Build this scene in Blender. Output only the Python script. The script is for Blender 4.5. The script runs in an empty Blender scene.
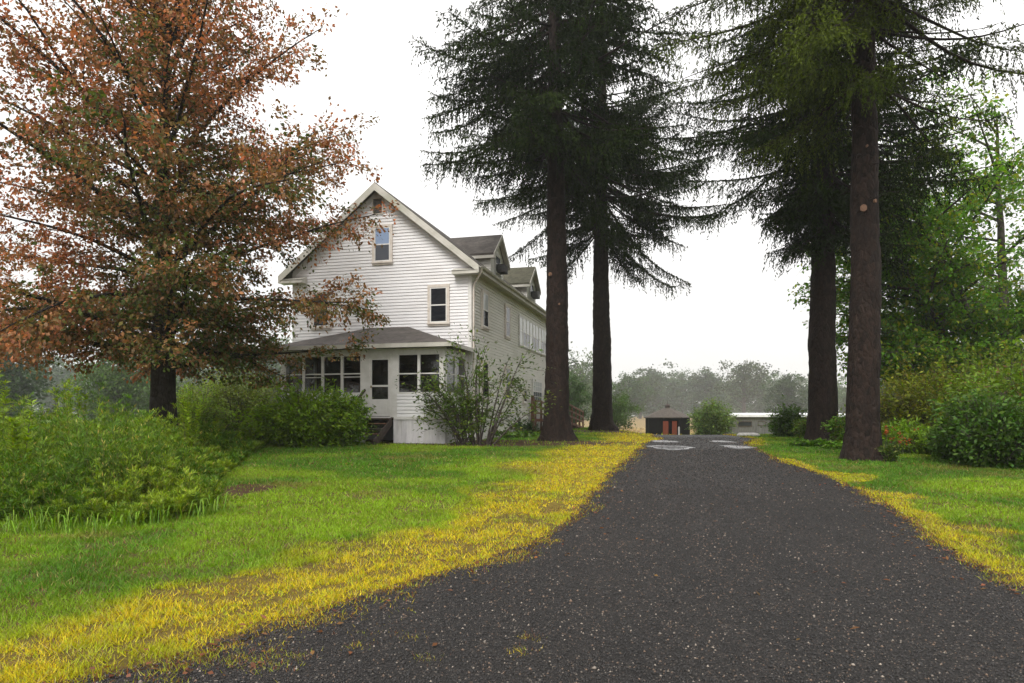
import bpy, math, random
import numpy as np
PI = math.pi
R = math.radians
random.seed(7)
C = bpy.context.scene.collection
sc = bpy.context.scene
F = 683.0; HY = 415.0; EYE = 1.6

# ------------------------------------------------------------------ noise
def _hash(ix, iy, s):
    n = (ix.astype(np.int64) * 374761393 + iy.astype(np.int64) * 668265263 + s * 1442695041) & 0xffffffff
    n = ((n ^ (n >> 13)) * 1274126177) & 0xffffffff
    n = n ^ (n >> 16)
    return (n & 0xffff) / 65535.0
def vnoise(x, y, s=0):
    x = np.asarray(x, float); y = np.asarray(y, float)
    ix = np.floor(x); iy = np.floor(y); fx = x - ix; fy = y - iy
    fx = fx * fx * (3 - 2 * fx); fy = fy * fy * (3 - 2 * fy)
    a = _hash(ix, iy, s); b = _hash(ix + 1, iy, s); c = _hash(ix, iy + 1, s); d = _hash(ix + 1, iy + 1, s)
    return (a * (1 - fx) + b * fx) * (1 - fy) + (c * (1 - fx) + d * fx) * fy
def fbm(x, y, s=0, o=3):
    t = 0; a = 0.5; n = 0
    for i in range(o):
        t = t + a * vnoise(x * 2 ** i, y * 2 ** i, s + i * 17); n += a; a *= 0.5
    return t / n
def sstep(a, b, x):
    t = np.clip((x - a) / (b - a), 0, 1); return t * t * (3 - 2 * t)

# ------------------------------------------------------------------ terrain
_ty = np.arange(-400, 700, 0.5)
_left = np.interp(_ty, [-400, 3, 9, 15, 20, 24, 30, 37, 44, 60, 100, 200, 700], [0, 0, .17, .43, .57, .62, .634, .75, .76, .1, -.45, 0, 1.0])
_drv = np.interp(_ty, [-400, 3, 9, 15, 20, 24, 30, 36, 45, 62, 80, 110, 200, 700], [0, 0, .17, .43, .57, .62, .634, .55, .15, -.65, -.6, -.35, 0, 1.0])
_k = np.exp(-np.linspace(-2, 2, 9) ** 2); _k /= _k.sum()
_left = np.convolve(_left, _k, 'same'); _drv = np.convolve(_drv, _k, 'same')
def G(x, y):
    x = np.asarray(x, float); y = np.asarray(y, float)
    a = np.interp(y, _ty, _left); b = np.interp(y, _ty, _drv)
    w = sstep(5.6, 8.0, x)
    z = a * (1 - w) + b * w
    amp = sstep(14, 60, np.abs(x - 3)) * .25
    return z + amp * (fbm(x * .05, y * .05, 5) - .5)
def g(x, y): return float(G(x, y))
def ydepth(py):            # depth at which the ground shows at pixel row py (up to the crest)
    lo, hi = 1.0, 30.0
    for _ in range(50):
        m = (lo + hi) / 2
        r = HY - (float(np.interp(m, _ty, _drv)) - EYE) * F / m
        if r > py: lo = m
        else: hi = m
    return lo
def gp(px, py):
    y = ydepth(py); return ((px - 512) / F * y, y)
def X(px, y): return (px - 512) / F * y
def Z(py, y): return EYE + (HY - py) / F * y

LE = [gp(*p) for p in [(646, 443.5), (637, 455), (616.7, 470.7), (603, 488), (587, 509.6), (572, 526), (535, 547), (472, 569), (424, 582), (372, 600), (297, 621), (222, 649), (140, 676)]]
RE = [gp(*p) for p in [(744, 443.5), (777.7, 462), (822, 476), (874, 500), (911, 528), (955.5, 559), (1024, 593)]]
LE = [(-30, -2.5), (-12, .6), (-5.2, 2.4)] + LE[::-1] + [(6.0, 27), (6.6, 32), (8.3, 40), (12, 48), (20, 55)]
RE = [(30, -2.5), (17, .6), (9, 2.6)] + RE[::-1] + [(9.6, 27), (10.4, 32), (12.0, 39), (15, 44), (22, 50)]
LE = sorted(LE, key=lambda p: p[1]); RE = sorted(RE, key=lambda p: p[1])
LEx, LEy = np.array([p[0] for p in LE]), np.array([p[1] for p in LE])
REx, REy = np.array([p[0] for p in RE]), np.array([p[1] for p in RE])
def xl(y): return np.interp(y, LEy, LEx)
def xr(y): return np.interp(y, REy, REx)
def polydist(x, y, P):
    d = np.full(x.shape, 1e9)
    for (ax, ay), (bx, by) in zip(P[:-1], P[1:]):
        vx, vy = bx - ax, by - ay
        t = np.clip(((x - ax) * vx + (y - ay) * vy) / (vx * vx + vy * vy), 0, 1)
        d = np.minimum(d, np.hypot(x - ax - t * vx, y - ay - t * vy))
    return d
def drive_dist(x, y):      # signed: >0 outside the drive; also the side
    dl = polydist(x, y, LE); dr = polydist(x, y, RE)
    inside = (x > xl(y)) & (x < xr(y)) & (y < 50)
    d = np.minimum(dl, dr)
    return np.where(inside, -d, d), dl < dr

# ------------------------------------------------------------------ materials
def nt(name):
    m = bpy.data.materials.new(name); m.use_nodes = True
    t = m.node_tree; t.nodes.clear()
    o = t.nodes.new('ShaderNodeOutputMaterial')
    return m, t, o
def N(t, typ, **kw):
    n = t.nodes.new(typ)
    for k, v in kw.items():
        if k in n.inputs: n.inputs[k].default_value = v
        else: setattr(n, k, v)
    return n
def noise_mat(name, c1, c2, scale=5, rough=.7, stretch=(1, 1, 1), bump=.0, bscale=None, spec=.3, detail=5, c3=None, lo=.35, hi=.65, dist=.02):
    m, t, o = nt(name)
    L = t.links.new
    tc = N(t, 'ShaderNodeTexCoord'); mp = N(t, 'ShaderNodeMapping'); mp.inputs['Scale'].default_value = stretch
    L(tc.outputs['Object'], mp.inputs[0])
    nz = N(t, 'ShaderNodeTexNoise', Scale=scale, Detail=detail, Roughness=.6); L(mp.outputs[0], nz.inputs['Vector'])
    cr = N(t, 'ShaderNodeValToRGB'); cr.color_ramp.elements[0].position = lo; cr.color_ramp.elements[1].position = hi
    cr.color_ramp.elements[0].color = (*c1, 1); cr.color_ramp.elements[1].color = (*c2, 1)
    L(nz.outputs['Fac'], cr.inputs[0])
    col = cr.outputs[0]
    if c3:
        n2 = N(t, 'ShaderNodeTexNoise', Scale=scale * .23, Detail=4); L(mp.outputs[0], n2.inputs['Vector'])
        r2 = N(t, 'ShaderNodeValToRGB'); r2.color_ramp.elements[0].position = .52; r2.color_ramp.elements[1].position = .7
        L(n2.outputs['Fac'], r2.inputs[0])
        mx = N(t, 'ShaderNodeMix', data_type='RGBA'); L(r2.outputs[0], mx.inputs[0]); L(col, mx.inputs[6]); mx.inputs[7].default_value = (*c3, 1)
        col = mx.outputs[2]
    p = N(t, 'ShaderNodeBsdfPrincipled', Roughness=rough); p.inputs['Specular IOR Level'].default_value = spec
    L(col, p.inputs['Base Color'])
    if bump:
        n3 = N(t, 'ShaderNodeTexNoise', Scale=bscale or scale * 2, Detail=6); L(mp.outputs[0], n3.inputs['Vector'])
        b = N(t, 'ShaderNodeBump', Strength=bump, Distance=dist); L(n3.outputs['Fac'], b.inputs['Height']); L(b.outputs[0], p.inputs['Normal'])
    L(p.outputs[0], o.inputs[0])
    return m
def leaf_mat(name, trans=.35, rough=.55, spec=.25):
    m, t, o = nt(name); L = t.links.new
    a = N(t, 'ShaderNodeAttribute', attribute_name='Col')
    p = N(t, 'ShaderNodeBsdfPrincipled', Roughness=rough); p.inputs['Specular IOR Level'].default_value = spec
    L(a.outputs['Color'], p.inputs['Base Color'])
    tr = N(t, 'ShaderNodeBsdfTranslucent')
    hs = N(t, 'ShaderNodeHueSaturation', Saturation=1.1, Value=1.25); L(a.outputs['Color'], hs.inputs['Color']); L(hs.outputs[0], tr.inputs[0])
    mx = N(t, 'ShaderNodeMixShader', Fac=trans); L(p.outputs[0], mx.inputs[1]); L(tr.outputs[0], mx.inputs[2])
    L(mx.outputs[0], o.inputs[0]); return m
M = {}
M['leaf'] = leaf_mat('leaf')
M['leaf_thin'] = leaf_mat('leaf_thin', .5, .5, .25)
M['needle'] = leaf_mat('needle', .12, .8, .03)
M['grass'] = leaf_mat('grass_blade', .3, .5, .3)
def bark_mat(name, c1, c2, c3, vs=9):
    m, t, o = nt(name); L = t.links.new
    tc = N(t, 'ShaderNodeTexCoord'); mp = N(t, 'ShaderNodeMapping'); mp.inputs['Scale'].default_value = (1, 1, .5); L(tc.outputs['Object'], mp.inputs[0])
    wn = N(t, 'ShaderNodeTexNoise', Scale=7, Detail=4, Roughness=.6); L(mp.outputs[0], wn.inputs['Vector'])
    ad = N(t, 'ShaderNodeMix', data_type='VECTOR'); ad.inputs[0].default_value = .10; L(mp.outputs[0], ad.inputs[4]); L(wn.outputs['Color'], ad.inputs[5])
    v = N(t, 'ShaderNodeTexVoronoi', Scale=vs, feature='DISTANCE_TO_EDGE'); L(ad.outputs[1], v.inputs['Vector'])
    v2 = N(t, 'ShaderNodeTexVoronoi', Scale=vs); L(ad.outputs[1], v2.inputs['Vector'])
    n = N(t, 'ShaderNodeTexNoise', Scale=22, Detail=6); L(mp.outputs[0], n.inputs['Vector'])
    cr = N(t, 'ShaderNodeValToRGB'); e = cr.color_ramp.elements; e[0].position = 0; e[0].color = (*c1, 1); e[1].position = .28; e[1].color = (*c2, 1)
    L(v.outputs['Distance'], cr.inputs[0])
    mx = N(t, 'ShaderNodeMix', data_type='RGBA'); mx.inputs[7].default_value = (*c3, 1)
    mu = N(t, 'ShaderNodeMath', operation='MULTIPLY'); L(n.outputs['Fac'], mu.inputs[0]); L(v2.outputs['Color'], mu.inputs[1])
    L(mu.outputs[0], mx.inputs[0]); L(cr.outputs[0], mx.inputs[6])
    p = N(t, 'ShaderNodeBsdfPrincipled', Roughness=.85); p.inputs['Specular IOR Level'].default_value = .2
    L(mx.outputs[2], p.inputs['Base Color'])
    a2 = N(t, 'ShaderNodeMath', operation='MULTIPLY_ADD'); L(n.outputs['Fac'], a2.inputs[0]); a2.inputs[1].default_value = .25; L(v.outputs['Distance'], a2.inputs[2])
    b = N(t, 'ShaderNodeBump', Strength=.9, Distance=.05); L(a2.outputs[0], b.inputs['Height']); L(b.outputs[0], p.inputs['Normal'])
    L(p.outputs[0], o.inputs[0]); return m
M['bark_spruce'] = bark_mat('bark_spruce', (.002, .0014, .0012), (.010, .006, .0046), (.05, .031, .023), 12)
M['bark_dark'] = bark_mat('bark_dark', (.008, .007, .005), (.022, .018, .014), (.05, .042, .032), 12)
M['bark_grey'] = bark_mat('bark_grey', (.03, .024, .02), (.075, .062, .052), (.13, .11, .1), 8)
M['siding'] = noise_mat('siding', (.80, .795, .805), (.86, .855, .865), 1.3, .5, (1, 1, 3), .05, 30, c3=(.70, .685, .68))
M['siding_side'] = noise_mat('siding_warm', (.68, .665, .62), (.76, .745, .70), 1.1, .55, (1, 1, 3), .05, 30, c3=(.60, .585, .53))  # slightly darker, warmer tone than the front siding
M['trim'] = noise_mat('trim_white', (.62, .61, .58), (.74, .73, .71), 3, .45, bump=.05)
M['skirt'] = noise_mat('skirting_white', (.52, .51, .52), (.72, .71, .72), 2.2, .6, (3, 3, .6), .05, c3=(.42, .41, .36))
M['casing'] = noise_mat('casing_beige', (.56, .50, .44), (.68, .63, .57), 4, .6)
M['fascia'] = noise_mat('fascia_cream', (.46, .445, .39), (.60, .58, .53), 2, .55, c3=(.38, .385, .31))
M['wood_dark'] = noise_mat('wood_dark', (.03, .022, .018), (.08, .06, .05), 8, .8, (1, 1, 1), .3)
M['wood_brown'] = noise_mat('wood_brown', (.10, .045, .03), (.2, .10, .07), 8, .8, (1, 1, 1), .3)
M['interior'] = noise_mat('interior', (.10, .095, .085), (.17, .16, .14), 2, .9)
M['curtain'] = noise_mat('curtain', (.45, .47, .52), (.62, .65, .72), 3, .9, (6, 6, .3))
M['metal_dark'] = noise_mat('metal_dark', (.04, .04, .04), (.08, .08, .08), 8, .5)
M['brick'] = noise_mat('foundation_brick', (.08, .045, .04), (.17, .10, .08), 9, .85, (1, 1, 3), .3)
M['cut_wood'] = noise_mat('cut_wood', (.13, .07, .045), (.24, .14, .09), 20, .8)
M['shed_wall'] = noise_mat('shed_wall', (.005, .0045, .0045), (.013, .012, .012), 4, .8, (6, 6, .5), spec=.05)
M['shed_roof'] = noise_mat('shed_roof', (.045, .036, .03), (.09, .075, .062), 5, .8, (1, 1, 4), .3)
M['shed_door'] = noise_mat('shed_door', (.11, .022, .012), (.22, .05, .022), 4, .7, (6, 6, .5))
M['barn_grey'] = noise_mat('barn_grey', (.075, .075, .073), (.13, .13, .125), 3, .8, (4, 4, .6), .1)
M['barn_roof'] = noise_mat('barn_roof', (.55, .56, .58), (.75, .76, .78), 2, .4)
M['stone'] = noise_mat('stone_pale', (.35, .34, .32), (.6, .58, .56), 6, .8, bump=.4)
M['knob'] = noise_mat('brass_dull', (.3, .25, .15), (.4, .33, .2), 6, .4)
def shingle_mat(name, c1, c2, c3):
    m, t, o = nt(name); L = t.links.new
    tc = N(t, 'ShaderNodeTexCoord')
    n = N(t, 'ShaderNodeTexNoise', Scale=1.2, Detail=6, Roughness=.7); L(tc.outputs['Object'], n.inputs['Vector'])
    v = N(t, 'ShaderNodeTexVoronoi', Scale=7); mp = N(t, 'ShaderNodeMapping'); mp.inputs['Scale'].default_value = (1, 1, 1.6)
    L(tc.outputs['Object'], mp.inputs[0]); L(mp.outputs[0], v.inputs['Vector'])
    cr = N(t, 'ShaderNodeValToRGB'); e = cr.color_ramp.elements; e[0].position = .35; e[0].color = (*c1, 1); e[1].position = .7; e[1].color = (*c2, 1); L(n.outputs['Fac'], cr.inputs[0])
    mx = N(t, 'ShaderNodeMix', data_type='RGBA', blend_type='MULTIPLY'); mx.inputs[0].default_value = .45
    bw = N(t, 'ShaderNodeRGBToBW'); L(v.outputs['Color'], bw.inputs[0])
    L(cr.outputs[0], mx.inputs[6]); L(bw.outputs[0], mx.inputs[7])
    w = N(t, 'ShaderNodeTexWave', Scale=2.2, bands_direction='Z', wave_profile='SAW'); w.inputs['Distortion'].default_value = .3; L(tc.outputs['Object'], w.inputs['Vector'])
    b = N(t, 'ShaderNodeBump', Strength=.5, Distance=.03); L(w.outputs['Fac'], b.inputs['Height'])
    p = N(t, 'ShaderNodeBsdfPrincipled', Roughness=.85); L(mx.outputs[2], p.inputs['Base Color']); L(b.outputs[0], p.inputs['Normal'])
    L(p.outputs[0], o.inputs[0]); return m
M['shingle'] = shingle_mat('shingles', (.07, .06, .052), (.14, .122, .11), (0, 0, 0))
M['shingle_moss'] = shingle_mat('shingles_mossy', (.075, .075, .045), (.125, .115, .08), (0, 0, 0))
def glass_mat(name, base, tr):
    m, t, o = nt(name); L = t.links.new
    fr = N(t, 'ShaderNodeFresnel', IOR=1.5)
    tc = N(t, 'ShaderNodeTexCoord'); n = N(t, 'ShaderNodeTexNoise', Scale=1.5); L(tc.outputs['Object'], n.inputs['Vector'])
    b = N(t, 'ShaderNodeBump', Strength=.05, Distance=.02); L(n.outputs['Fac'], b.inputs['Height'])
    gl = N(t, 'ShaderNodeBsdfGlossy', Roughness=.03); L(b.outputs[0], gl.inputs['Normal'])
    d = N(t, 'ShaderNodeBsdfTransparent') if tr else N(t, 'ShaderNodeBsdfDiffuse')
    d.inputs[0].default_value = (*base, 1)
    ma = N(t, 'ShaderNodeMath', operation='MULTIPLY_ADD'); L(fr.outputs[0], ma.inputs[0]); ma.inputs[1].default_value = .85; ma.inputs[2].default_value = .02
    mx = N(t, 'ShaderNodeMixShader'); L(ma.outputs[0], mx.inputs[0]); L(d.outputs[0], mx.inputs[1]); L(gl.outputs[0], mx.inputs[2])
    L(mx.outputs[0], o.inputs[0]); return m
M['glass_dark'] = glass_mat('glass_dark', (.018, .02, .025), False)
M['glass_blue'] = glass_mat('glass_sky_tint', (.27, .36, .53), False)  # bluish sky reflection painted into the pane colour
M['glass_white'] = glass_mat('glass_pale_sky', (.62, .64, .65), False)  # white sky reflection painted as the base colour of the panes
M['glass_mid'] = glass_mat('glass_mid', (.09, .10, .12), False)
M['glass_clear'] = glass_mat('glass_clear', (.72, .74, .74), True)

# ------------------------------------------------------------------ mesh helpers
def link(o, parent=None):
    C.objects.link(o)
    if parent: o.parent = parent
    return o
class MB:
    def __init__(s): s.v = []; s.f = []; s.m = []; s.cur = 0
    def add(s, vs, fs):
        b = len(s.v); s.v += [tuple(map(float, p)) for p in vs]
        for q in fs: s.f.append([b + i for i in q]); s.m.append(s.cur)
    def box(s, x0, x1, y0, y1, z0, z1):
        s.add([(x0, y0, z0), (x1, y0, z0), (x1, y1, z0), (x0, y1, z0), (x0, y0, z1), (x1, y0, z1), (x1, y1, z1), (x0, y1, z1)],
              [(0, 3, 2, 1), (4, 5, 6, 7), (0, 1, 5, 4), (1, 2, 6, 5), (2, 3, 7, 6), (3, 0, 4, 7)])
    def prism(s, poly, off):      # poly: list of 3d pts, extruded by off
        n = len(poly); q = [tuple(p[i] + off[i] for i in range(3)) for p in poly]
        s.add(list(poly) + q, [tuple(range(n))[::-1], tuple(range(n, 2 * n))] + [(i, (i + 1) % n, n + (i + 1) % n, n + i) for i in range(n)])
    def bar(s, a, b, w, h):
        a = np.array(a, float); b = np.array(b, float); d = b - a; d /= np.linalg.norm(d)
        u = np.cross(d, (0, 0, 1));
        if np.linalg.norm(u) < 1e-3: u = np.array((1., 0, 0))
        u /= np.linalg.norm(u); w_ = np.cross(u, d)
        c = [a + u * (sx * w / 2) + w_ * (sy * h / 2) for sx, sy in ((-1, -1), (1, -1), (1, 1), (-1, 1))]
        s.prism(c, tuple(b - a))
    def build(s, name, mats, parent=None, smooth=False):
        me = bpy.data.meshes.new(name); me.from_pydata(s.v, [], s.f)
        if not isinstance(mats, (list, tuple)): mats = [mats]
        for m in mats: me.materials.append(m)
        for p, mi in zip(me.polygons, s.m): p.material_index = mi; p.use_smooth = smooth
        import bmesh
        bm = bmesh.new(); bm.from_mesh(me); bmesh.ops.recalc_face_normals(bm, faces=bm.faces); bm.to_mesh(me); bm.free()
        return link(bpy.data.objects.new(name, me), parent)
def np_mesh(name, V, Fq, mat, parent=None, col=None, smooth=False):
    V = np.asarray(V, np.float32); Fq = np.asarray(Fq, np.int32); k = Fq.shape[1]
    me = bpy.data.meshes.new(name)
    me.vertices.add(len(V)); me.vertices.foreach_set('co', V.ravel())
    me.loops.add(Fq.size); me.loops.foreach_set('vertex_index', Fq.ravel())
    me.polygons.add(len(Fq)); me.polygons.foreach_set('loop_start', np.arange(0, Fq.size, k, dtype=np.int32))
    if smooth: me.polygons.foreach_set('use_smooth', np.ones(len(Fq), bool))
    me.update(calc_edges=True)
    if col is not None:
        a = me.color_attributes.new('Col', 'FLOAT_COLOR', 'POINT')
        c = np.ones((len(V), 4), np.float32); c[:, :3] = np.clip(col, 0, 1); a.data.foreach_set('color', c.ravel())
    me.materials.append(mat)
    return link(bpy.data.objects.new(name, me), parent)
class Tubes:
    def __init__(s): s.V = []; s.F = []; s.n = 0
    def add(s, pts, rad, k=6, jag=0, rng=None, flare=None):
        P = np.asarray(pts, float); n = len(P); rad = np.asarray(rad, float)
        T = np.gradient(P, axis=0); T /= np.linalg.norm(T, axis=1)[:, None] + 1e-9
        ref = np.array((0, 0, 1.)) if abs(T[0, 2]) < .8 else np.array((1., 0, 0))
        U = np.cross(T, ref); U /= np.linalg.norm(U, axis=1)[:, None] + 1e-9; W = np.cross(T, U)
        a = np.arange(k) * 2 * PI / k
        rr = rad[:, None] * np.ones(k)
        if jag: rr = rr * (1 + jag * (rng.random((n, k)) - .5))
        if flare is not None: rr = rr * flare
        V = P[:, None] + rr[..., None] * (np.cos(a)[None, :, None] * U[:, None] + np.sin(a)[None, :, None] * W[:, None])
        s.V.append(V.reshape(-1, 3))
        i = np.arange(n - 1)[:, None] * k; j = np.arange(k)[None]; j2 = (j + 1) % k
        s.F.append(np.stack([i + j, i + j2, i + k + j2, i + k + j], -1).reshape(-1, 4) + s.n)
        s.n += n * k
    def build(s, name, mat, parent): return np_mesh(name, np.concatenate(s.V), np.concatenate(s.F), mat, parent, smooth=True)
def nrm(a): return a / (np.linalg.norm(a, axis=-1, keepdims=True) + 1e-9)
def leaves(name, cen, axis, nor, ln, wd, col, mat, parent=None, fold=.18):
    n = len(cen); axis = nrm(axis); side = nrm(np.cross(axis, nor)); up = np.cross(side, axis)
    ln = np.broadcast_to(ln, n)[:, None]; wd = np.broadcast_to(wd, n)[:, None]
    a = cen - axis * ln * .5; b = cen + axis * ln * .5
    m = cen - axis * ln * .05
    V = np.stack([a, m + side * wd * .5 + up * wd * fold, b, m - side * wd * .5 + up * wd * fold], 1).reshape(-1, 3)
    Fq = np.arange(n * 4).reshape(n, 4)
    return np_mesh(name, V, Fq, mat, parent, np.repeat(col, 4, 0))
def rnd_dir(rng, n): return nrm(rng.normal(size=(n, 3)))
def ccol(rng, n, base, var=.25, hue=.1):
    c = np.array(base)[None] * (1 + var * (rng.random((n, 1)) * 2 - 1))
    return c * (1 + hue * (rng.random((n, 3)) * 2 - 1))
def empty(name, loc, label, cat, group=None, rz=0):
    o = bpy.data.objects.new(name, None); C.objects.link(o); o.location = loc; o.rotation_euler = (0, 0, rz)
    o.empty_display_size = .3
    return tag(o, label, cat, group)
def tag(o, label=None, cat=None, group=None, kind=None):
    if label: o['label'] = label
    if cat: o['category'] = cat
    if group: o['group'] = group
    if kind: o['kind'] = kind
    return o
def copy_tree(o, parent=None):
    c = o.copy(); C.objects.link(c)
    if parent: c.parent = parent
    for ch in list(o.children): copy_tree(ch, c)
    return c

# ------------------------------------------------------------------ world, camera, sun
w = bpy.data.worlds.new('World'); sc.world = w; w.use_nodes = True
t = w.node_tree; t.nodes.clear(); L = t.links.new
SUN_EL, SUN_AZ = R(46), R(-162)      # azimuth measured from +Y towards +X : behind the camera, to the left
sky = N(t, 'ShaderNodeTexSky'); sky.sky_type = 'NISHITA'; sky.sun_disc = False; sky.sun_elevation = SUN_EL; sky.sun_rotation = SUN_AZ
sky.air_density = 1; sky.dust_density = 4
tc = N(t, 'ShaderNodeTexCoord'); nz = N(t, 'ShaderNodeTexNoise', Scale=1.6, Detail=5); mp = N(t, 'ShaderNodeMapping'); mp.inputs['Scale'].default_value = (1, 1, 2.5)
L(tc.outputs['Generated'], mp.inputs[0]); L(mp.outputs[0], nz.inputs['Vector'])
cr = N(t, 'ShaderNodeValToRGB'); e = cr.color_ramp.elements; e[0].position = .3; e[0].color = (.90, .90, .91, 1); e[1].position = .7; e[1].color = (1, 1, 1, 1); L(nz.outputs['Fac'], cr.inputs[0])
vm = N(t, 'ShaderNodeVectorMath', operation='MULTIPLY'); L(cr.outputs[0], vm.inputs[0]); vm.inputs[1].default_value = (10.15, 10.0, 9.75)
mx = N(t, 'ShaderNodeMix', data_type='RGBA'); mx.inputs[0].default_value = .94; L(sky.outputs[0], mx.inputs[6]); L(vm.outputs[0], mx.inputs[7])
sx = N(t, 'ShaderNodeSeparateXYZ'); L(tc.outputs['Generated'], sx.inputs[0])
gr = N(t, 'ShaderNodeMapRange'); gr.inputs[1].default_value = 0; gr.inputs[2].default_value = 1; gr.inputs[3].default_value = .54; gr.inputs[4].default_value = 1.2; L(sx.outputs[2], gr.inputs[0])
vg = N(t, 'ShaderNodeVectorMath', operation='SCALE'); L(mx.outputs[2], vg.inputs[0]); L(gr.outputs[0], vg.inputs['Scale'])
bg = N(t, 'ShaderNodeBackground', Strength=.098); L(vg.outputs[0], bg.inputs[0]); wo = N(t, 'ShaderNodeOutputWorld'); L(bg.outputs[0], wo.inputs[0])
sun = bpy.data.objects.new('sun', bpy.data.lights.new('sun', 'SUN')); C.objects.link(sun)
sun.data.energy = 1.5; sun.data.angle = R(25); sun.data.color = (1, .96, .9)
sun.rotation_euler = (R(90) - SUN_EL, 0, -SUN_AZ + PI)
sun.location = (-10, -10, 30)
cam = bpy.data.objects.new('camera', bpy.data.cameras.new('camera')); C.objects.link(cam)
cam.location = (0, 0, EYE); cam.rotation_euler = (R(90), 0, 0); cam.data.lens = 24; cam.data.sensor_width = 36
cam.data.shift_y = (HY - 341.5) / 1024; cam.data.clip_end = 2000; cam.data.clip_start = .05
sc.camera = cam
vs = sc.view_settings; vs.view_transform = 'Standard'; vs.look = 'None'; vs.gamma = 1; vs.exposure = 0.95
cy = sc.cycles; cy.use_denoising = True; cy.max_bounces = 6; cy.diffuse_bounces = 3; cy.glossy_bounces = 2; cy.transmission_bounces = 4
cy.transparent_max_bounces = 12; cy.volume_bounces = 1; cy.use_adaptive_sampling = True; cy.adaptive_threshold = .02; cy.use_preview_denoising = False
cy.sample_clamp_indirect = 4

# ------------------------------------------------------------------ haze
HAZE = .0006
m, t, o = nt('haze_air'); pv = N(t, 'ShaderNodeVolumePrincipled', Density=HAZE, Anisotropy=.3); pv.inputs['Color'].default_value = (.93, .95, .97, 1)
t.links.new(pv.outputs[0], o.inputs['Volume'])
hb = MB(); hb.box(-610, 610, -130, 620, -3, 36); hz = hb.build('haze', m); tag(hz, kind='stuff')
hz['label'] = 'thin pale haze hanging in the air'; hz['category'] = 'haze'

# ------------------------------------------------------------------ ground
HOUSE_YAW = math.atan(178 / F); HC = (-1.555, 25.78)
cr_, sr_ = math.cos(HOUSE_YAW), math.sin(HOUSE_YAW)
def hl(x, y):              # house-local -> world
    return (HC[0] + x * cr_ + y * sr_, HC[1] - x * sr_ + y * cr_)
def to_local(x, y):
    dx, dy = x - HC[0], y - HC[1]; return dx * cr_ - dy * sr_, dx * sr_ + dy * cr_
SP = {'A': (X(557, 26), 26.0), 'B': (X(603, 38), 38.0), 'C': (X(863, 17), 17.0), 'D': (X(823, 25), 25.0)}
def bed(x, y):             # pine-needle / mulch cover 0..1
    b = np.zeros_like(x)
    for k, r in (('A', 5.2), ('B', 4.2), ('C', .9), ('D', 1.3)):
        sx, sy = SP[k]; sy = sy - (1.9 if k in 'AB' else 0); sx = sx - (1.6 if k == 'A' else 0); d = np.hypot(x - sx, (y - sy) * (1.5 if k in 'AB' else 1.0))
        b = np.maximum(b, 1 - sstep(r * .55, r, d + (fbm(x * 1.3, y * 1.3, 9) - .5) * 1.2))
    lx, ly = to_local(x, y)
    d = np.maximum(np.maximum(-9 - lx, lx - 3.3), np.maximum(-3.3 - ly, ly - .8))
    b = np.maximum(b, 1 - sstep(-.2, .5, d + (fbm(x * 1.1, y * 1.1, 19) - .5) * .8))
    mxx, myy = X(243, 12.0), 11.9
    b = np.maximum(b, 1 - sstep(.5, .7, np.hypot(x - mxx, (y - myy) * .8) + (fbm(x * 4, y * 4, 29) - .5) * .4))
    return b
def in_house(x, y, mrg=0):
    lx, ly = to_local(x, y)
    return ((lx > -7.54 - mrg) & (lx < mrg) & (ly > -mrg) & (ly < 16 + mrg)) | ((lx > -6.55 - mrg) & (lx < -.15 + mrg) & (ly > -2.4 - mrg) & (ly < 0))
ROWS = np.concatenate([np.arange(-120, -4, 4), np.arange(-4, 50, .25), np.arange(50, 120, 1.5), np.arange(120, 601, 16)])
XS = np.concatenate([np.arange(-600, -40, 16), np.arange(-40, -16, 1.), np.arange(-16, 18, .25), np.arange(18, 42, 1.), np.arange(42, 601, 16)])
gx, gy = np.meshgrid(XS, ROWS)
V = np.stack([gx, gy, G(gx, gy)], -1).reshape(-1, 3)
nx, ny = len(XS), len(ROWS)
idx = np.arange(nx * ny).reshape(ny, nx)
Fq = np.stack([idx[:-1, :-1], idx[:-1, 1:], idx[1:, 1:], idx[1:, :-1]], -1).reshape(-1, 4)
def mixc(a, b, t): return a * (1 - t[:, None]) + b * t[:, None]
GREEN, GREEN2, YEL, BROWN = np.array((.076, .19, .007)), np.array((.20, .325, .010)), np.array((.60, .47, .013)), np.array((.055, .03, .018))
def yellow_amt(x, y):
    d, left = drive_dist(x, y)
    n = fbm(x * .9, y * .9, 3) - .5; n2 = fbm(x * 3, y * 3, 31) - .5
    wid = np.where(left, 1.2 + .05 * np.clip(y, 0, 24), np.interp(y, [5, 8, 11, 16, 22, 30], [1.5, .95, .3, .12, .2, .4]))
    n4 = fbm(x * .45 + 7, y * .6, 33) - .5
    a = 1 - sstep(wid * .62, wid * 1.25, d + n * 1.9 + n2 * .7 + n4 * 1.2); a = a * (1 - .55 * sstep(.60, .74, fbm(x * 1.4, y * 1.4, 35)))
    return np.clip(a, 0, 1) * np.where(left, 1, .8)
def lawn_col(x, y, rng=None):
    n = fbm(x * .35, y * .5, 77, 4); c = mixc(GREEN, GREEN2, sstep(.36, .62, n)); c = c * (.75 + .5 * fbm(x * 1.6, y * 2.2, 79, 2))[:, None]
    yl = yellow_amt(x, y); c = mixc(c, YEL, yl)
    n3 = fbm(x * .8 + 3, y * .8, 51); tan = sstep(.62, .8, n3) * .5 * (y > 8)
    c = mixc(c, np.array((.22, .17, .05)), tan)
    far = sstep(60, 85, y) * (x > -20); c = mixc(c, np.array((.36, .27, .13)), far)
    return c, yl
xx, yy = V[:, 0].astype(float), V[:, 1].astype(float)
lc, yl = lawn_col(xx, yy)
dd, _ = drive_dist(xx, yy)
near = (1 - sstep(20, 45, yy)) * .55 + .3 * (1 - sstep(9, 14, yy))
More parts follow.
